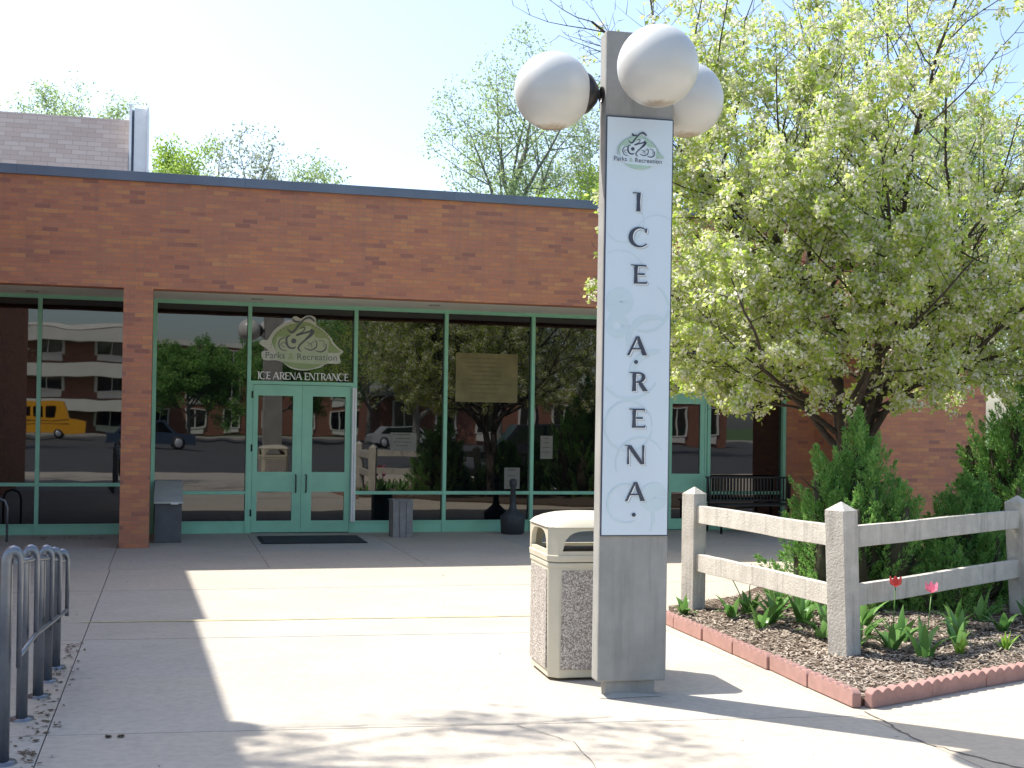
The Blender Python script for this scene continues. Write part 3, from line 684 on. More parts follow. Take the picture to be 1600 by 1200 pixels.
def ring(b, cx_, cz_, r, w, a0=0, a1=360, d=0.0165):
    for q in rib2(arc(cx_, cz_, r, r, a0, a1, 22), [w * (0.5 + .5 * math.sin(math.pi * i / 22)) if a1 - a0 < 360 else w for i in range(23)], 2):
        if all(-.213 < x < .209 and 1.007 < z < 3.595 for x, z in q): b.prism(q, -d, -.0145)
for cx_, cz_, r, w, a0, a1 in ((-.1, 2.95, .13, .012, 150, 420), (.12, 2.86, .14, .010, -60, 190), (-.12, 2.60, .17, .010, 10, 200), (-.12, 2.45, .045, .09, 0, 360), (.05, 2.42, .15, .02, -110, 60), (-.13, 2.30, .05, .05, 0, 360), (.10, 2.20, .16, .04, 60, 190),
                              (-.05, 2.05, .20, .02, 200, 330), (.15, 1.95, .20, .05, 90, 170), (-.05, 1.68, .155, .012, 0, 350), (.03, 1.45, .16, .010, 30, 200), (-.06, 1.20, .12, .012, 40, 300), (.12, 1.24, .05, .08, 0, 360), (-.02, 1.10, .14, .02, -30, 110)):
    k += 1; ring(b, cx_, cz_, r, w, a0, a1, .0165 + .00025 * k)
b.build('background_swirls', M['panel_swirl'], P)
letters = [('I', -.012, 3.016), ('C', -.004, 2.797), ('E', .004, 2.566), ('A', -.004, 2.121), ('R', .006, 1.898), ('E', .006, 1.671), ('N', -.003, 1.444), ('A', -.004, 1.216)]
for nm, mm, dx, dz, dep, grow in (('letter_edge', 'inkshade', .011, -.009, .0215, 0), ('letter_edge', 'white', .006, -.005, .0225, 0), ('letter', 'ink', 0, 0, .0235, 0)):
    for ch, x, z in letters:
        b = MB(); draw_glyph(b, ch, x + dx, z + dz, .118, Matrix.Translation((0, -.0145, 0)), dep - .0145, 1.2)
        if nm == 'letter': b.build('letter', M[mm], P)
        else: b.build(nm, M[mm], P)
for z in (2.079, 1.131):
    MB().lathe([(0, .0235), (.012, .0235), (.012, .0)], 14, Matrix.Translation((-.009, 0, z)) @ Matrix.Rotation(R(90), 4, 'X')).build('dot', M['ink'], P)
emblem(P, Matrix.Translation((-.015, -.0195, 3.395)), 0.000335, dict(white=M['white'], green=M['sign_green'], pale=M['panel'], ink=M['ink']), outline=False)
def globe(cpos, apos, rz=0):
    c = Vector(cpos); a = Vector(apos); d = (a - c).normalized(); Rg = .240
    q = d.to_track_quat('Z', 'Y').to_matrix().to_4x4(); T0 = Matrix.Translation(c) @ q
    arm = MB().tube([c + d * (Rg + .03), a], .022, 12).lathe([(.05, 0), (.05, .012), (0, .012)], 16, Matrix.Translation(a - d * .013) @ q).build('lamp_arm', M['black'], P)
    MB().lathe([(.128, Rg * .82), (.132, Rg * .84), (.115, Rg * .98), (.06, Rg + .04), (.022, Rg + .055)], 28, T0).build('lamp_cap', M['black'], arm)
    g = MB(); n = 40; prof = [(max(0.0001, Rg * math.sin(math.pi * i / n)), -Rg * math.cos(math.pi * i / n)) for i in range(n + 1)]
    g.lathe(prof, 48); o = g.build('lamp_globe', M['globe'], arm); o.location = c
globe((-.545, .07, 3.751), (-.224, .07, 3.751))
globe((-.035, -.43, 3.81), (-.0, .0, 3.77))
globe((.365, .17, 3.785), (.20, .135, 3.76))

# ------------------------------------------------------------------ litter bin
t = thing('litter_bin', 'beige litter bin with pebbled panels and arched lid beside the sign pylon', 'litter bin', (2.745, -10.70, 0), R(-3))
hw = .315
def octo(b, z0, z1, w0, w1, ch=.06):
    vs = []
    for z, w in ((z0, w0), (z1, w1)):
        c_ = ch
        vs += [(-w, -w + c_, z), (-w + c_, -w, z), (w - c_, -w, z), (w, -w + c_, z), (w, w - c_, z), (w - c_, w, z), (-w + c_, w, z), (-w, w - c_, z)]
    b.add(vs, [tuple(range(7, -1, -1)), tuple(range(8, 16))] + [(i, (i + 1) % 8, 8 + (i + 1) % 8, 8 + i) for i in range(8)])
b = MB(); octo(b, 0.02, .775, .30, .31); b.build('body', M['beige'], t, .006)
b = MB(); octo(b, .78, .825, .318, .322); octo(b, .745, .775, .316, .316); b.build('rim', M['beige'], t, .006)
for k in range(4):
    T = Matrix.Rotation(R(90 * k), 4, 'Z'); b = MB(); b.box(-.228, .228, -.3135, -.300, .075, .725, T); b.build('aggregate_panel', M['aggregate'], t)
# lid: four arched sides and a domed top
b = MB(); H = 1.0; n = 20
def arch_z(x): return .835 + .150 * (max(0, 1 - (abs(x) / .232) ** 4.0)) ** .5
for k in range(4):
    T = Matrix.Rotation(R(90 * k), 4, 'Z')
    xs = [-.26 + .52 * i / n for i in range(n + 1)]
    vs = []; fs = []
    for x in xs:
        inside = abs(x) < .231
        zb = arch_z(x) if inside else .825
        for y in (-.315, -.282): vs += [(x, y, zb), (x, y, 1.012)]
    for i in range(n):
        o_ = 4 * i; fs += [(o_, o_ + 4, o_ + 5, o_ + 1), (o_ + 2, o_ + 3, o_ + 7, o_ + 6), (o_, o_ + 2, o_ + 6, o_ + 4)]
    b.add([T @ Vector(v) for v in vs], fs)
    b.box(-.231, .231, -.312, -.285, .825, .85, T)
for sx in (-1, 1):
    for sy in (-1, 1):
        b.add([(sx * .315, sy * .258, z) for z in (.825, 1.012)] + [(sx * .258, sy * .315, z) for z in (.825, 1.012)] + [(sx * .258, sy * .258, z) for z in (.825, 1.012)], [(0, 1, 3, 2), (0, 4, 5, 1), (2, 3, 5, 4)])
g = 16; vs = []; fs = []
for i in range(g + 1):
    for j in range(g + 1):
        u = -1 + 2 * i / g; v = -1 + 2 * j / g; w = .325
        x, y = u * w, v * w; c_ = abs(u) + abs(v) - 1.8
        if c_ > 0: x -= math.copysign(c_ * w / 2, u); y -= math.copysign(c_ * w / 2, v)
        vs.append((x, y, 1.008 + .085 * (1 - abs(u) ** 3) ** .6 * (1 - abs(v) ** 3) ** .6))
for i in range(g):
    for j in range(g): a = i * (g + 1) + j; fs.append((a, a + g + 1, a + g + 2, a + 1))
b.add(vs, fs, True); b.build('lid', M['beige'], t)
MB().box(-.25, .25, -.25, .25, .80, .832).build('liner', M['liner'], t)

# ------------------------------------------------------------------ split rail fence
t = thing('rail_fence', 'pale two-rail concrete fence with peaked posts around the garden corner', 'fence')
def post(x, y, rot, hgt, w, lean=(0, 0)):
    T = Matrix.Translation((x, y, 0)) @ Matrix.Rotation(rot, 4, 'Z')
    b = MB(); hh = w / 2; ns = 10
    vs = []
    for i in range(ns + 1):
        z = hgt * i / ns
        for a, c_ in ((-1, -1), (1, -1), (1, 1), (-1, 1)):
            vs.append(Vector((a * hh, c_ * hh, z)))
    vs = [T @ v + Vector((lean[0] * v.z / hgt, lean[1] * v.z / hgt, 0)) for v in vs]
    fs = [(4 * i + k, 4 * i + (k + 1) % 4, 4 * i + 4 + (k + 1) % 4, 4 * i + 4 + k) for i in range(ns) for k in range(4)]
    b.add(vs, fs); top = len(vs) - 4
    b.add(vs[top:] + [T @ Vector((0, 0, hgt + .065)) + Vector((lean[0], lean[1], 0))], [(0, 1, 4), (1, 2, 4), (2, 3, 4), (3, 0, 4)])
    return b.build('post', M['fence'], t, .006)
post(4.53, -8.45, R(21), 1.08, .155); post(4.69, -10.80, R(24), 1.10, .165, (-.045, 0)); post(7.22, -9.42, R(30), 1.06, .165, (-.06, .02)); post(10.0, -7.9, R(30), 1.06, .165)
def rail(a, c_, z0a, z0c, hgt=.155, w=.055):
    a = Vector(a); c_ = Vector(c_); d = (c_ - a).normalized(); nn = Vector((-d.y, d.x, 0)) * w / 2
    b = MB(); vs = []; ns = 8
    for i in range(ns + 1):
        p = a + (c_ - a) * i / ns; z = z0a + (z0c - z0a) * i / ns + random.uniform(-.003, .003)
        for s_, zz in ((-1, 0), (1, 0), (1, hgt), (-1, hgt)): vs.append((p.x + nn.x * s_, p.y + nn.y * s_, z + zz))
    fs = [(4 * i + k, 4 * i + (k + 1) % 4, 4 * i + 4 + (k + 1) % 4, 4 * i + 4 + k) for i in range(ns) for k in range(4)] + [(3, 2, 1, 0), (4 * ns, 4 * ns + 1, 4 * ns + 2, 4 * ns + 3)]
    b.add(vs, fs); return b.build('rail', M['fence'], t, .005)
for z in (.83, .405):
    rail((4.54, -8.46, 0), (4.66, -10.78, 0), z - .005, z); rail((4.70, -10.80, 0), (7.18, -9.42, 0), z, z + .01); rail((7.2, -9.4, 0), (10, -7.9, 0), z, z)

# ------------------------------------------------------------------ scalloped edging blocks
def edging_proto():
    b = MB(); L = .585; pr = [(0, 0)]
    ns = 6
    pts = [(0, .0)]
    for k in range(ns):
        for j in range(8):
            s_ = k + j / 8; pts.append((L * s_ / ns, .085 + .026 * abs(math.sin(math.pi * s_))))
    pts.append((L, .085)); pts.append((L, 0))
    n = len(pts)
    vs = [(x, -.03, z) for x, z in pts] + [(x, .03, z + .004) for x, z in pts] + [(x, -.022, z + .004) for x, z in pts]
    fs = [tuple(range(n - 1, -1, -1)), tuple(range(n, 2 * n))] + [(i, i + 1, n + i + 1, n + i) for i in range(n - 1)] + [(n - 1, 0, n, 2 * n - 1)]
    b.add(vs[:2 * n], fs); return b
ep = edging_proto(); first = None
def place_edge(x, y, rot, label):
    global first
    if first is None: o = ep.build('edging_block', M['edging'], None, .006); first = o
    else: o = first.copy(); C.objects.link(o)
    o.location = (x, y, 0.0); o.rotation_euler = (R(random.uniform(-2, 2)), 0, rot + R(random.uniform(-1, 1)))
    tag(o, label, 'edging block', 'scalloped edging blocks round the bed')
names = ['first', 'second', 'third', 'fourth', 'fifth', 'sixth', 'seventh']
for k in range(7):
    yy = -12.08 + k * .592
    lab = 'scalloped red edging block at the corner tip, on the side facing the pylon' if k == 0 else 'scalloped red edging block, %s from the corner tip along the pylon side' % names[k]
    place_edge(4.035 + (.012 * k if k < 6 else .1), yy, R(88), lab)
for k in range(7):
    d = Vector((1.69, .65)).normalized()
    lab = 'scalloped red edging block at the corner tip, on the front side under the tulips' if k == 0 else 'scalloped red edging block, %s from the corner tip along the front side' % names[k]
    place_edge(4.11 + d.x * .592 * k, -12.085 + d.y * .592 * k, math.atan2(d.y, d.x), lab)

# ------------------------------------------------------------------ bike rack
t = thing('bike_rack', 'grey steel bicycle rack of rounded hoops at the left edge of the forecourt', 'bike rack')
hoops = [(-.765, -12.34, 1.03), (-.775, -11.42, .945), (-.745, -10.83, .885), (-.735, -10.38, .828), (-.72, -9.93, .77)]
for x, y, hgt in hoops:
    w = .066; x += .012; pts = [(x, y, 0)]
    for k in range(9):
        a = math.pi - math.pi * k / 8; pts.append((x + w / 2 + w / 2 * math.cos(a), y, hgt - .05 + .05 * math.sin(a)))
    pts.append((x + w, y, hgt * .45))
    h_ = MB().tube(pts, [.031, .031, .031, .031, .030, .029, .026, .022, .018, .014, .013][:len(pts)], 12).build('hoop', M['steel'], t)
    MB().lathe([(0, .012), (.065, .012), (.065, .004), (.07, 0)], 16, Matrix.Translation((x, y, 0))).build('foot_plate', M['steel'], h_)
MB().tube([(x + .078, y, hgt * .50) for x, y, hgt in hoops], .013, 8).build('lower_bar', M['steel'], t)
MB().tube([(x + .06, y, hgt - .055) for x, y, hgt in hoops], .012, 8).build('upper_bar', M['steel'], t)
t = thing('hoop_rail', 'thin bent steel hoop standing before the leftmost window', 'rail', (-1.99, -1.0, 0))
MB().tube([(-.3, 0, 0), (-.3, 0, .45), (-.27, 0, .54), (-.18, 0, .58), (-.09, 0, .54), (-.06, 0, .45), (-.06, 0, 0)], .016, 8).build('tube', M['steel'], t)

# ------------------------------------------------------------------ plants
def blade(V, F, base, az, L, w, lean, curl=0.6, seg=5, cup=0.3):
    x, y, z = base; dx, dy = math.cos(az), math.sin(az); px, py = -dy, dx
    o = len(V); ang = lean; cx_, cz_ = 0.0, 0.0
    for i in range(seg + 1):
        t_ = i / seg; ww = w * math.sin(math.pi * min(1, .18 + .82 * t_) ** .9) if i < seg else 0.001
        tw = 1
        for s_ in (-1, 0, 1):
            V.append((x + dx * (cx_ - cup * ww * (0 if s_ else 1)) + px * ww * s_, y + dy * (cx_ - cup * ww * (0 if s_ else 1)) + py * ww * s_, z + cz_ - (0 if s_ else cup * ww * .3)))
        cx_ += math.sin(ang) * L / seg; cz_ += math.cos(ang) * L / seg; ang += curl / seg
    for i in range(seg):
        a = o + 3 * i; F += [(a, a + 1, a + 4, a + 3), (a + 1, a + 2, a + 5, a + 4)]
def tulip(x, y, label, n, L, leaf='tulip_leaf', flowers=(), thin=False):
    L *= 1.15; n += 3
    t = thing('tulip' if leaf == 'tulip_leaf' else 'leafy_shoot', label, 'tulip' if leaf == 'tulip_leaf' else 'plant', (x, y, bed_z(x, y) - .01), 0, 'spring plants in the garden bed')
    V = []; F = []
    for k in range(n):
        az = rng.uniform(0, 6.28); r_ = rng.uniform(0, .05 if not thin else .02)
        blade(V, F, (r_ * math.cos(az), r_ * math.sin(az), 0), az, L * rng.uniform(.65, 1.15), (.029 if not thin else .011) * rng.uniform(.8, 1.2), rng.uniform(.05, .6), rng.uniform(.3, 1.9))
    np_mesh('leaves', V, F, M[leaf], t, True)
    for (fx, fy, fh, pm) in flowers:
        MB().tube([(0, 0, 0), (fx * .5, fy * .5, fh * .55), (fx, fy, fh)], .0045, 6).build('stem', M['tulip_leaf'], t)
        b = MB()
        for k in range(6):
            a = k * math.pi / 3; rr = .029 if k % 2 else .034; ca, sa = math.cos(a), math.sin(a); vs = []
            for i, (r0, z0, w0) in enumerate(((.004, 0, .004), (rr, .018, .018), (rr * 1.1, .046, .023), (rr * 1.15 + (.014 if k % 2 else .004), .074, .005))):
                for s_ in (-1, 1): vs.append((fx + ca * r0 - sa * w0 * s_, fy + sa * r0 + ca * w0 * s_, fh + z0))
            b.add(vs, [(2 * i, 2 * i + 1, 2 * i + 3, 2 * i + 2) for i in range(3)], True)
        b.build('flower', M[pm], t)
TU = [(3.98 + .35, -8.72, 5, .16, (), 'short tulip leaves right behind the sign pylon'),
      (4.85, -8.9, 7, .24, ((.02, .0, .36, 'magenta_petal'), (-.16, .05, .36, 'dusk_petal')), 'tulip clump with one magenta bloom behind the lower rail'),
      (5.25, -8.7, 7, .26, (), 'leafy tulip clump farthest behind the left fence run'),
      (4.78, -9.45, 7, .26, (), 'broad tulip clump in front of the left post'),
      (4.62, -9.62, 5, .20, (), 'low tulip leaves nearest the pylon side edging'),
      (5.05, -9.5, 7, .28, (), 'tall tulip clump midway under the lower left rail'),
      (5.38, -9.35, 8, .32, (), 'tallest tulip leaves beside the big juniper'),
      (5.02, -9.95, 6, .26, (), 'tulip leaves below the middle of the left rails'),
      (5.22, -10.15, 5, .24, (), 'narrow tulip leaves left of the corner post'),
      (4.92, -10.55, 7, .26, (), 'bright tulip leaves directly against the corner post'),
      (5.12, -10.72, 6, .26, ((.01, -.02, .47, 'red_petal'),), 'tulip with one coral red bloom right of the corner post'),
      (5.20, -11.02, 6, .30, ((.07, .04, .46, 'pink_petal'),), 'tulip with one open pink bloom near the corner'),
      (5.95, -10.35, 6, .22, (), 'shaded tulip leaves under the right rails'),
      (6.45, -10.2, 6, .22, (), 'shaded tulip leaves near the right post'),
      (6.55, -9.75, 8, .26, (), 'leafy clump behind the lower right rail'),
      (6.95, -9.9, 8, .26, (), 'dense leafy clump left of the right post'),
      (7.35, -10.1, 7, .24, (), 'leafy clump at the right picture edge')]
TU += [(4.62, -9.05, 6, .22, (), 'small tulip clump between the left post and the edging'), (4.95, -9.2, 7, .26, (), 'tulip leaves just behind the broad clump by the left post'), (5.45, -9.75, 7, .28, (), 'tulip leaves at the foot of the tall juniper'),
       (4.86, -10.15, 6, .24, (), 'tulip leaves in the open mulch left of the corner post'), (5.28, -9.05, 7, .30, (), 'tulip leaves touching the left side of the tall juniper'), (5.75, -10.6, 6, .20, (), 'short tulip leaves in post shadow between the pink tulip and the pale shoot'),
       (6.15, -10.0, 7, .24, (), 'shaded tulip leaves below the lower right rail'), (6.8, -10.35, 6, .22, (), 'shaded leaves near the front edging left of the right post'), (7.2, -9.85, 8, .26, (), 'dense leaves touching the foot of the right post'), (5.35, -10.45, 6, .24, (), 'tulip leaves directly behind the coral red tulip')]
for x, y, n_, L, fl, lab in TU: tulip(x, y, lab, n_, L, flowers=fl)
tulip(5.52, -10.95, 'bright young leafy shoot in the sunny mulch right of the pink tulip', 12, .15, 'lily_leaf', thin=True)
tulip(5.98, -10.85, 'pale green leafy shoot at the shade edge of the mulch', 12, .16, 'lily_leaf', thin=True)

def orient(V, D, up=None): pass
def juniper(name, label, x, y, hgt, rad, n_pl, n_peaks, seed, lean=0, group='junipers in the garden bed'):
    rg = np.random.default_rng(seed)
    t = thing(name, label, 'juniper', (x, y, 0.04), 0, group)
    peaks = [(0, 0, 1.0, .46), (.22 * rad, .1 * rad, .93, .40), (-.26 * rad, 0, .84, .38)]
    for k in range(n_peaks):
        a = k * 2.4 + rg.uniform(-.4, .4); q = math.sqrt((k + .6) / n_peaks) * .78
        peaks.append((math.cos(a) * q * rad, math.sin(a) * q * rad, (1.02 - .62 * q) * rg.uniform(.78, 1.12), rg.uniform(.24, .40)))
    b = MB()
    for px, py, ph, pr in peaks:
        pts = [(px * .35 + lean * 0, py * .35, 0), (px * .8, py * .8, hgt * ph * .3), (px + lean * ph * .6, py, hgt * ph * .8)]
        b.tube(pts, [.12 * rad, .15 * rad, .02], 7)
        for j in range(5):
            aa = rg.uniform(0, 6.28); z = hgt * ph * (.15 + .13 * j); l = pr * rad * .7
            b.tube([(px * .8, py * .8, z), (px * .9 + math.cos(aa) * l, py * .9 + math.sin(aa) * l, z + l * .9)], [.012, .003], 4)
    b.build('branches', M['junipercore'], t)
    VV = []
    wts = np.array([p[2] * p[3] for p in peaks]); wts /= wts.sum()
    for k in range(n_pl):
        px, py, ph, pr = peaks[rg.choice(len(peaks), p=wts)]
        az = rg.uniform(0, 2 * np.pi); u = rg.random() ** .9; H = hgt * ph
        rr = pr * rad * 1.25 * (1 - u ** 2.1) ** .75 * rg.uniform(.45, 1.15) * (1.38 if rg.random() < .2 else 1) + .01
        c0 = np.array([px * (.75 + .25 * u) + lean * u * ph, py * (.75 + .25 * u), 0])
        tip = c0 + np.array([rr * np.cos(az), rr * np.sin(az), H * (.05 + .95 * u)])
        L = rg.uniform(.18, .44)
        d = np.array([np.cos(az) * (.75 - .45 * u) + px * .5, np.sin(az) * (.75 - .45 * u) + py * .5, 1.0]); d += rg.normal(0, .16, 3); d /= np.linalg.norm(d)
        m_ = 125; s_ = rg.random(m_) ** .8
        side = rg.normal(0, 1, (m_, 3)); side /= np.linalg.norm(side, axis=1)[:, None]
        P_ = tip - d * (L * (1 - s_))[:, None] + side * (0.043 * (1 - s_ ** 2.0) + .004)[:, None]
        dd = d * 1.0 + side * .7 + rg.normal(0, .2, (m_, 3)); dd /= np.linalg.norm(dd, axis=1)[:, None]
        w_ = np.cross(dd, rg.normal(0, 1, (m_, 3))); w_ /= np.linalg.norm(w_, axis=1)[:, None]
        l_ = rg.uniform(.018, .042, m_)[:, None]; ww = rg.uniform(.004, .0085, m_)[:, None]
        VV.append(np.stack([P_ - dd * l_ * .3, P_ + dd * l_ * .3 + w_ * ww, P_ + dd * l_, P_ + dd * l_ * .3 - w_ * ww], 1).reshape(-1, 3))
    V = np.concatenate(VV); V[:, 2] = np.maximum(V[:, 2], 0.0)
    np_mesh('foliage', V, np.arange(len(V)).reshape(-1, 4), M['juniper'], t)
juniper('juniper', 'tall bright green juniper with ragged peaks behind the corner post', 6.08, -8.55, 1.84, .82, 640, 13, 17, lean=.02)
juniper('juniper', 'low spreading juniper between the tall juniper and the right post', 7.45, -8.25, 1.25, .85, 560, 10, 12)
juniper('juniper', 'large dark juniper filling the right picture edge before the brick wall', 9.05, -7.2, 2.75, 1.1, 1000, 13, 13)
juniper('juniper', 'small juniper at the foot of the tall juniper under the right rails', 6.65, -9.1, .70, .50, 260, 7, 14)
juniper('juniper', 'dark juniper behind the right fence post', 8.25, -8.3, 1.25, .6, 380, 7, 15)

# ---- deciduous trees
def grow(pts_out, tips, p, d, L, r, depth, rg, prm):
    """recursive limb; records tubes and leaf anchor points"""
    seg = max(3, int(L / prm['seg'])); pts = [p.copy()]; rad = [r]; dirs = []
    q = p.copy(); dd = d.copy(); kids = []
    for i in range(seg):
        dd = dd + rg.normal(0, prm['wob'], 3) + np.array([0, 0, prm['up'][min(depth, len(prm['up']) - 1)]])
        dd /= np.linalg.norm(dd); q = q + dd * L / seg
        pts.append(q.copy()); rad.append(r * (1 - .78 * (i + 1) / seg)); dirs.append(dd.copy())
        f = (i + 1) / seg
        if depth < prm['depth'] and f > prm['first'][depth]:
            for _ in range(prm['kids'][depth]): kids.append((i + 1, f))
        if depth >= prm['leafdepth']: tips.append((q.copy(), dd.copy(), rad[-1]))
    pts_out.append((pts, rad, depth))
    for i, f in kids:
        if rg.random() > prm['kp'][depth]: continue
        a = dirs[i - 1]; s = rg.normal(0, 1, 3); s -= a * s.dot(a); s /= np.linalg.norm(s)
        ang = rg.uniform(*prm['ang'])
        nd = a * math.cos(ang) + s * math.sin(ang); LL = L * rg.uniform(*prm['len']) * (1.15 - .55 * f)
        if prm.get('ok') and not prm['ok'](pts[i] + nd * LL): LL *= .55
        grow(pts_out, tips, pts[i], nd, LL, max(rad[i] * .52, prm['rmin']), depth + 1, rg, prm)
def leaf_quads(rg, anchors, per, spread, size, droop=0.0):
    A = np.repeat(anchors, per, axis=0); n = len(A)
    off = rg.normal(0, 1, (n, 3)); off /= np.linalg.norm(off, axis=1)[:, None]; P = A + off * (spread * rg.random(n) ** .5)[:, None]
    d = off * .7 + rg.normal(0, .6, (n, 3)); d[:, 2] -= droop; d /= np.linalg.norm(d, axis=1)[:, None]
    w = np.cross(d, rg.normal(0, 1, (n, 3))); w /= np.linalg.norm(w, axis=1)[:, None]; nn = np.cross(d, w)
    l = size * rg.uniform(.6, 1.25, n)[:, None]
    V = np.stack([P, P + d * l * .5 + w * l * .34 + nn * l * .10, P + d * l, P + d * l * .5 - w * l * .34 + nn * l * .10], 1).reshape(-1, 3)
    return V, np.arange(len(V)).reshape(-1, 4)
def flowers(rg, anchors, per, spread, size):
    A = np.repeat(anchors, per, axis=0); n = len(A)
    off = rg.normal(0, 1, (n, 3)); off /= np.linalg.norm(off, axis=1)[:, None]; P = A + off * (spread * rg.uniform(.5, 1, n))[:, None]
    a1 = np.cross(off, rg.normal(0, 1, (n, 3))); a1 /= np.linalg.norm(a1, axis=1)[:, None]; a2 = np.cross(off, a1)
    s = (size * rg.uniform(.7, 1.2, n))[:, None]; vs = [P]
    for k in range(5):
        t = 2 * math.pi * k / 5
        vs.append(P + (a1 * math.cos(t) + a2 * math.sin(t)) * s + off * s * .35)
    V = np.stack(vs, 1).reshape(-1, 3); b = np.arange(n)[:, None] * 6
    F = np.concatenate([np.concatenate([b, b + 1 + k, b + 1 + (k + 1) % 5], 1) for k in range(5)])
    return V, F
def tree_obj(name, label, base, starts, prm, seed, bark, leafm, per, spread, size, group=None, blossom=None, keep=None, minr=0.0, stemname='trunk'):
    rg = np.random.default_rng(seed); t = thing(name, label, 'tree', base, 0, group)
    tubes = []; tips = []
    for (pts, r0, r1) in starts['trunk']:
        n = len(pts); tubes.append(([np.array(p, float) for p in pts], [r0 + (r1 - r0) * i / (n - 1) for i in range(n)], 0))
    for (p, d, L, r) in starts['limbs']:
        d = np.array(d, float); d /= np.linalg.norm(d); grow(tubes, tips, np.array(p, float), d, L, r, 0, rg, prm)
    b = MB()
    for pts, rad, dp in tubes: b.tube(pts, rad, 8 if dp < 1 else (5 if dp < 2 else 3), cap=False)
    b.build(stemname, bark, t)
    A = np.array([q for q, _, _ in tips])
    if keep is not None: A = A[np.array([keep(a, rg) for a in A])]
    V, F = leaf_quads(rg, A, per, spread, size, .2); np_mesh('crown', V, F, leafm, t)
    if blossom:
        pb, frac, sp, sz = blossom
        Bc = A[rg.random(len(A)) < frac]; V, F = flowers(rg, Bc, pb, sp, sz); np_mesh('blossoms', V, F, M['blossom'], t)
    return t, len(A)

# the flowering pear beside the sign
bxp, byp = 6.85, -7.2
def pear_ok(p):
    x, y, z = p; 
    return ((x - .45) / 3.5) ** 2 + (y / 2.8) ** 2 + ((z - 4.8) / 3.7) ** 2 < 1 and z > 1.75
def pear_keep(a, rg):
    x, y, z = a
    if z < 1.72 + .1 * rg.random(): return False
    e = ((x - .45) / 3.45) ** 2 + (y / 2.7) ** 2 + ((z - 4.6) / 3.8) ** 2
    if z > 3.2 and x < 0: e += .10 * (z - 3.2) * (-x) / 1.5
    h_ = math.sin(a[0] * 5.1 + 1.3 * math.sin(a[2] * 3.7)) + math.sin(a[1] * 4.3 + a[2] * 4.9) + math.sin(a[2] * 6.1 + a[0] * 2.2)
    if h_ < -1.1 and rg.random() < .75: return False
    if e < .5 and rg.random() < .62: return False
    if rg.random() < (.10 if z < 3.2 else min(.5, .10 + .2 * (z - 3.2))): return False
    return e < 1.0 or rg.random() < .25 * math.exp(-(e - 1) * 4)
prm = dict(seg=.16, wob=.085, up=[.035, .05, .05, .03], depth=3, first=[.16, .15, .12], kids=[1, 1, 1], kp=[.95, .84, .55], ang=(.55, 1.15), len=(.32, .52), rmin=.004, leafdepth=1, ok=pear_ok)
limbs = []
for az, inc, L, z0, r in ((200, 12, 5.4, 1.25, .075), (20, 14, 5.2, 1.35, .07), (110, 24, 4.6, 1.5, .06), (290, 26, 4.6, 1.55, .06), (165, 44, 3.7, 1.35, .055), (345, 42, 3.9, 1.4, .055), (235, 48, 3.5, 1.5, .05), (60, 50, 3.4, 1.6, .05),
                           (180, 66, 3.0, 1.55, .045), (205, 74, 3.1, 1.75, .04), (152, 76, 2.9, 1.9, .04), (250, 70, 2.6, 1.8, .04), (300, 64, 2.9, 1.75, .04), (0, 68, 3.2, 1.7, .045), (330, 72, 3.0, 1.9, .04), (30, 70, 3.0, 1.9, .04), (100, 66, 2.6, 1.8, .04), (190, 58, 3.3, 2.3, .04), (225, 62, 3.0, 2.7, .035), (172, 54, 3.0, 3.0, .035), (350, 56, 3.1, 2.6, .04), (280, 52, 2.8, 2.6, .035)):
    a = R(az); i_ = R(inc); zz = z0
    sx = -.10 * (z0 - .5) if math.cos(a) < 0 else .06 * (z0 - .5)
    limbs.append(((sx, .02, zz), (math.cos(a) * math.sin(i_), math.sin(a) * math.sin(i_), math.cos(i_)), L, r * .72))
st = dict(trunk=[([(0.02, 0, 0), (.0, 0, .45), (-.02, 0, .75), (-.08, .01, 1.2), (-.16, .02, 1.7), (-.20, .03, 2.4), (-.18, .03, 3.1)], .10, .045), ([(0.0, 0, .55), (.05, .02, .95), (.06, .02, 1.5), (.13, .03, 2.2), (.16, .03, 3.0)], .085, .04)], limbs=limbs)
T_, na = tree_obj('flowering_pear_tree', 'large white-blossomed pear tree with fresh green leaves over the fence', (bxp, byp, 0.03), st, prm, 5, M['bark'], M['pear_leaf'], 12, .075, .052, None, (14, .92, .062, .0165), pear_keep)
print('pear anchors', na)

def simple_tree(name, label, base, hgt, rad, seed, leafm, per, spread, size, nl=9, z0f=.3, group=None, kp=(.8, .6, .5), blossom=None, bark=None, thick=1.0):
    rg = np.random.default_rng(seed + 100); z0 = hgt * z0f; limbs = []
    for k in range(nl):
        a = k * 2.4 + rg.uniform(-.3, .3); f = k / nl; inc = R(18 + 48 * (1 - f)); zz = z0 + (hgt * .45) * f
        L = min(hgt - zz, rad * 1.35) * rg.uniform(.8, 1.1)
        limbs.append(((0, 0, zz), (math.cos(a) * math.sin(inc), math.sin(a) * math.sin(inc), math.cos(inc)), L, .012 * hgt * thick))
    limbs.append(((0, 0, hgt * .7), (0, 0, 1), hgt * .28, .008 * hgt * thick))
    st = dict(trunk=[([(0, 0, -.1), (.01 * hgt, 0, hgt * .25), (-.01 * hgt, 0, hgt * .5), (0, 0, hgt * .72)], .022 * hgt * thick, .010 * hgt * thick)], limbs=limbs)
    pr = dict(seg=hgt * .05, wob=.12, up=[.05, .04, .02, 0], depth=3, first=[.2, .15, .2], kids=[2, 1, 1], kp=list(kp), ang=(.5, 1.1), len=(.38, .62), rmin=.0012 * hgt, leafdepth=1)
    return tree_obj(name, label, base, st, pr, seed, bark or M['farbark'], leafm, per, spread, size, group, blossom)
G1 = 'trees behind the arena roof'
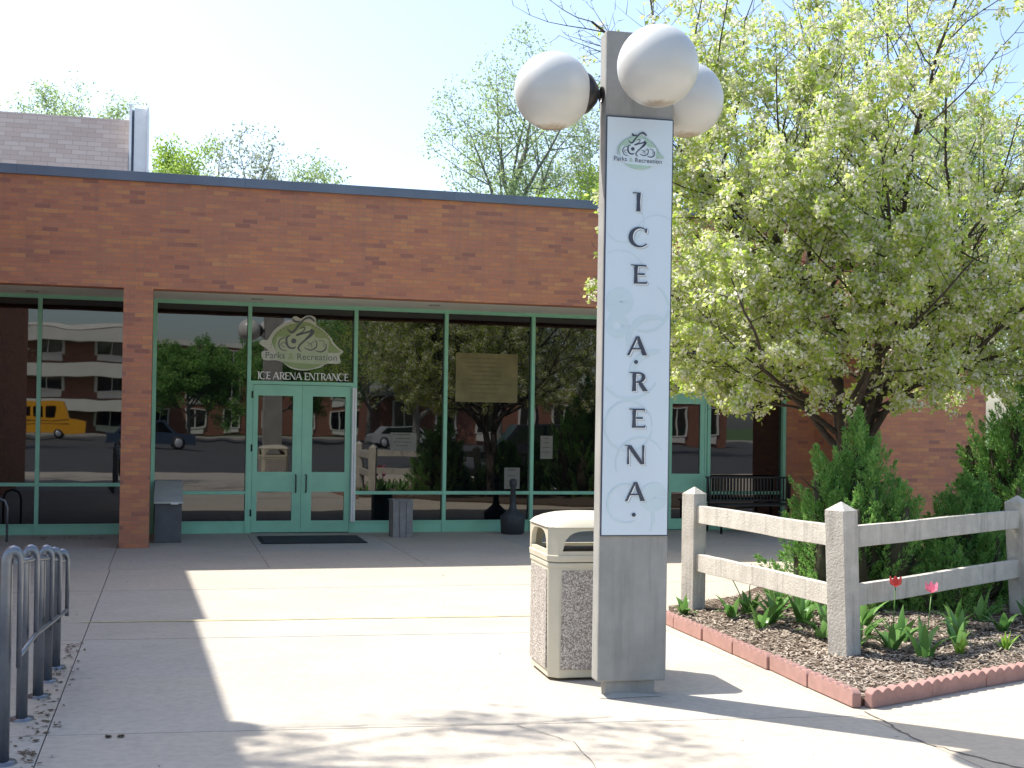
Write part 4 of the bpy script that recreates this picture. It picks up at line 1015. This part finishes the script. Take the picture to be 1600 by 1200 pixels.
FT = [('pale spring tree above the shingled roof, nearest the left picture edge', (-6.2, 36, 0), 14.4, 3.6, 21, 'far_leaf', 5),
      ('pale spring tree above the shingled roof, left of the white roof fin', (-3.4, 38, 0), 14.6, 3.0, 22, 'far_leaf', 4),
      ('yellow-green leafy tree right of the white roof fin', (.2, 31, 0), 11.3, 3.0, 23, 'far_leaf_lime', 6),
      ('nearly bare twiggy tree between the white fin and the far sky gap', (2.6, 30, 0), 12.0, 2.8, 24, 'far_leaf_grey', 1),
      ('small thin green tree at the end of the left roof tree row', (4.9, 33, 0), 12.0, 2.2, 25, 'far_leaf', 3),
      ('tall slender tree behind the left globe lamp', (13.1, 30, 0), 15.6, 3.6, 26, 'far_leaf', 4),
      ('leaning tree with dark stem just left of the pylon', (17.2, 33, 0), 14.2, 3.0, 27, 'far_leaf_grey', 3),
      ('bright lime tree low above the roof edge left of the pylon', (15.3, 27, 0), 10.9, 2.6, 28, 'far_leaf_lime', 7),
      ('tall green tree behind the blossoming pear', (24.5, 34, 0), 14, 4.0, 29, 'far_leaf', 4),
      ('wide green tree far behind the brick end wall', (33, 30, 0), 15, 5, 30, 'far_leaf', 5)]
for lab, base, hg, rd, sd, lm, per in FT:
    simple_tree('spring_tree', lab, base, hg, rd, sd, M[lm], int(per * 2.2 + 1), .5, .125, nl=14, z0f=.28, group=G1, kp=(.85, .7, .5), thick=.55)

# tree beyond the wing whose crown dapples the forecourt
simple_tree('courtyard_tree', 'leafy tree standing beyond the left wing, dappling the forecourt', (-7.2, -7.6, 0), 13.6, 3.6, 41, M['pear_leaf'], 9, .26, .10, nl=10, z0f=.5, kp=(.8, .6, .5), thick=.55)

# ------------------------------------------------------------------ across the street (seen mirrored in the glass)
def flat(name, x0, x1, y0, y1, z, mt):
    return sheet(name, [(x0, y0), (x1, y0), (x1, y1), (x0, y1)], -0.159, z, mt)
flat('street', -120, 120, -88, -20.6, -0.12, M['asphalt'])
flat('far_pavement', -120, 120, -90.5, -88.05, 0.0, M['concrete'])
def house(name, label, x0, x1, y, depth, hgt, bays, wl=M['farbrick'], storeys=3):
    t = thing(name, label, 'building', (0, 0, 0))
    MB().box(x0, x1, y - depth, y, -.1, hgt).build('wall', wl, t)
    MB().box(x0 - .2, x1 + .2, y - depth, y + .15, hgt, hgt + .35).build('roof_edge', M['white_wall'], t)
    n = bays; w = (x1 - x0) / n
    for i in range(n):
        cx_ = x0 + w * (i + .5)
        for s_ in range(storeys):
            sh = hgt / storeys; z0 = sh * s_ + .25 * sh; z1 = sh * s_ + .85 * sh
            f = MB(); f.box(cx_ - w * .27, cx_ + w * .27, y + .003, y + .18, z0 - .1, z0 + .02).box(cx_ - w * .27, cx_ + w * .27, y + .003, y + .18, z1, z1 + .1)
            f.box(cx_ - w * .27, cx_ - w * .23, y + .003, y + .16, z0 + .02, z1).box(cx_ + w * .23, cx_ + w * .27, y + .003, y + .16, z0 + .02, z1).box(cx_ - .04, cx_ + .04, y + .003, y + .14, z0 + .02, z1)
            f.box(cx_ - w * .228, cx_ + w * .228, y + .005, y + .12, z0 - .55 * sh * .4, z0 - .102)
            o = f.build('window', M['white_wall'], t); MB().box(cx_ - w * .228, cx_ + w * .228, y + .004, y + .04, z0 + .021, z1 - .001).build('pane', M['glass'], o)
house('apartment_block', 'three storey brown brick block with white window bays across the street', 2, 22, -105, 12, 8.4, 6)
house('apartment_block', 'pale banded brick apartment block with long white balconies across the street', -26, 1.6, -100, 12, 9.4, 5)
ap = [o for o in bpy.data.objects if o.name.startswith('apartment_block') and o['label'].startswith('pale')][0]
for z in (2.1, 5.2, 8.3): MB().box(-24, 1.0, -99.8, -98.6, z - .1, z + .95).build('balcony', M['white_wall'], ap)
house('school_building', 'long low brick building with white trim across the car park', 17, 46, -72, 10, 3.4, 9, storeys=1)
def car(name, label, x, y, rz, L, H, mt, cat='car', van=False):
    t = thing(name, label, cat, (x, y, -.12), rz, 'vehicles parked across the street'); w = .9
    hood = H * .56
    prof = [(-L / 2, .28), (L / 2, .28), (L / 2, hood * .9), (L * .30, hood), (L * .17, H), (-L * .28, H), (-L * .40, hood + .05), (-L / 2, hood * .95)] if not van else [(-L / 2, .35), (L / 2, .35), (L / 2, H * .5), (L * .38, H * .56), (L * .34, H), (-L / 2, H)]
    MB().prism(prof, -w, w).build('body', mt, t, .05)
    b = MB()
    for s_ in (-1, 1):
        if van:
            for k in range(9): xx = -L * .46 + k * L * .085; b.box(xx, xx + L * .065, s_ * (w + .002) - .005, s_ * (w + .002) + .005, H * .62, H * .86)
        else: b.prism([(L * .25, hood + .03), (L * .15, H - .08), (-L * .26, H - .08), (-L * .36, hood + .06)], s_ * (w + .004) - .005, s_ * (w + .004) + .005)
    b.build('window', M['glass'], t)
    for sx in (-.31, .31):
        for s_ in (-1, 1):
            T = Matrix.Translation((sx * L, s_ * (w - .05), .33)) @ Matrix.Rotation(R(90), 4, 'X')
            o = MB().lathe([(.0, -.1), (.33, -.1), (.33, .1), (.0, .1)], 20, T).build('wheel', M['tyre'], t); MB().lathe([(0, .115), (.18, .115), (.2, .10)], 16, T).lathe([(.2, -.10), (.18, -.115), (0, -.115)], 16, T).build('rim', M['silver'], o)
    return t
tb = car('school_bus', 'yellow school bus parked across the street', -7.6, -78, 0, 9.5, 2.7, M['yellow_bus'], 'bus', True)
b = MB()
for s_ in (-1, 1):
    for z in (1.1, 1.4): b.box(-4.6, 3.6, s_ * .905 - .004, s_ * .905 + .004, z, z + .06)
b.build('black_stripe', M['black'], tb)
car('pickup_truck', 'navy pickup truck parked at the near kerb', 1.2, -52, 0, 4.9, 1.6, M['blue_car'], 'truck')
car('parked_car', 'silver saloon car parked across the street', 16.2, -60.5, 0, 4.5, 1.45, M['silver'])
car('parked_car', 'black estate car parked nearest the arena', 14.6, -26.5, R(8), 4.7, 1.7, M['darkcar'])
GS = 'street trees facing the arena'
for lab, base, hg, rd, sd, lm, per in [('dense dark street tree nearest the balcony block', (4.6, -74, 0), 6.2, 4.6, 51, 'juniper', 12), ('blossoming street tree beside the kerb', (9.0, -24.6, 0), 6.8, 2.6, 52, 'pear_leaf', 8),
        ('green street tree beside the low school building', (19.5, -50, 0), 12, 5, 53, 'far_leaf', 6), ('second green tree in front of the school building', (28, -48, 0), 13, 5.5, 54, 'far_leaf_grey', 5), ('thin street tree beside the parked bus', (-11.5, -50, 0), 13, 4.5, 55, 'far_leaf', 2), ('round dark street tree in the middle of the dark tree row', (10.2, -72, 0), 7.0, 4.6, 56, 'juniper', 9), ('broad tallest dark street tree behind the silver car', (15.6, -70, 0), 9.0, 4.8, 57, 'juniper', 7)]:
    simple_tree('street_tree', lab, base, hg, rd, sd, M[lm], per, .28, .16 if sd != 52 else .08, nl=12, z0f=.25, group=GS, kp=(.8, .65, .5))
t = thing('street_lamp', 'black street lamp post across the street', 'street lamp', (15.6, -30.5, 0))
MB().tube([(0, 0, -.1), (0, 0, 5.2)], .07, 10).build('post', M['black'], t); MB().lathe([(.05, 5.2), (.2, 5.3), (.24, 5.6), (.1, 5.75), (0, 5.8)], 16).build('lantern', M['darkgrey'], t)
print('script size ok')
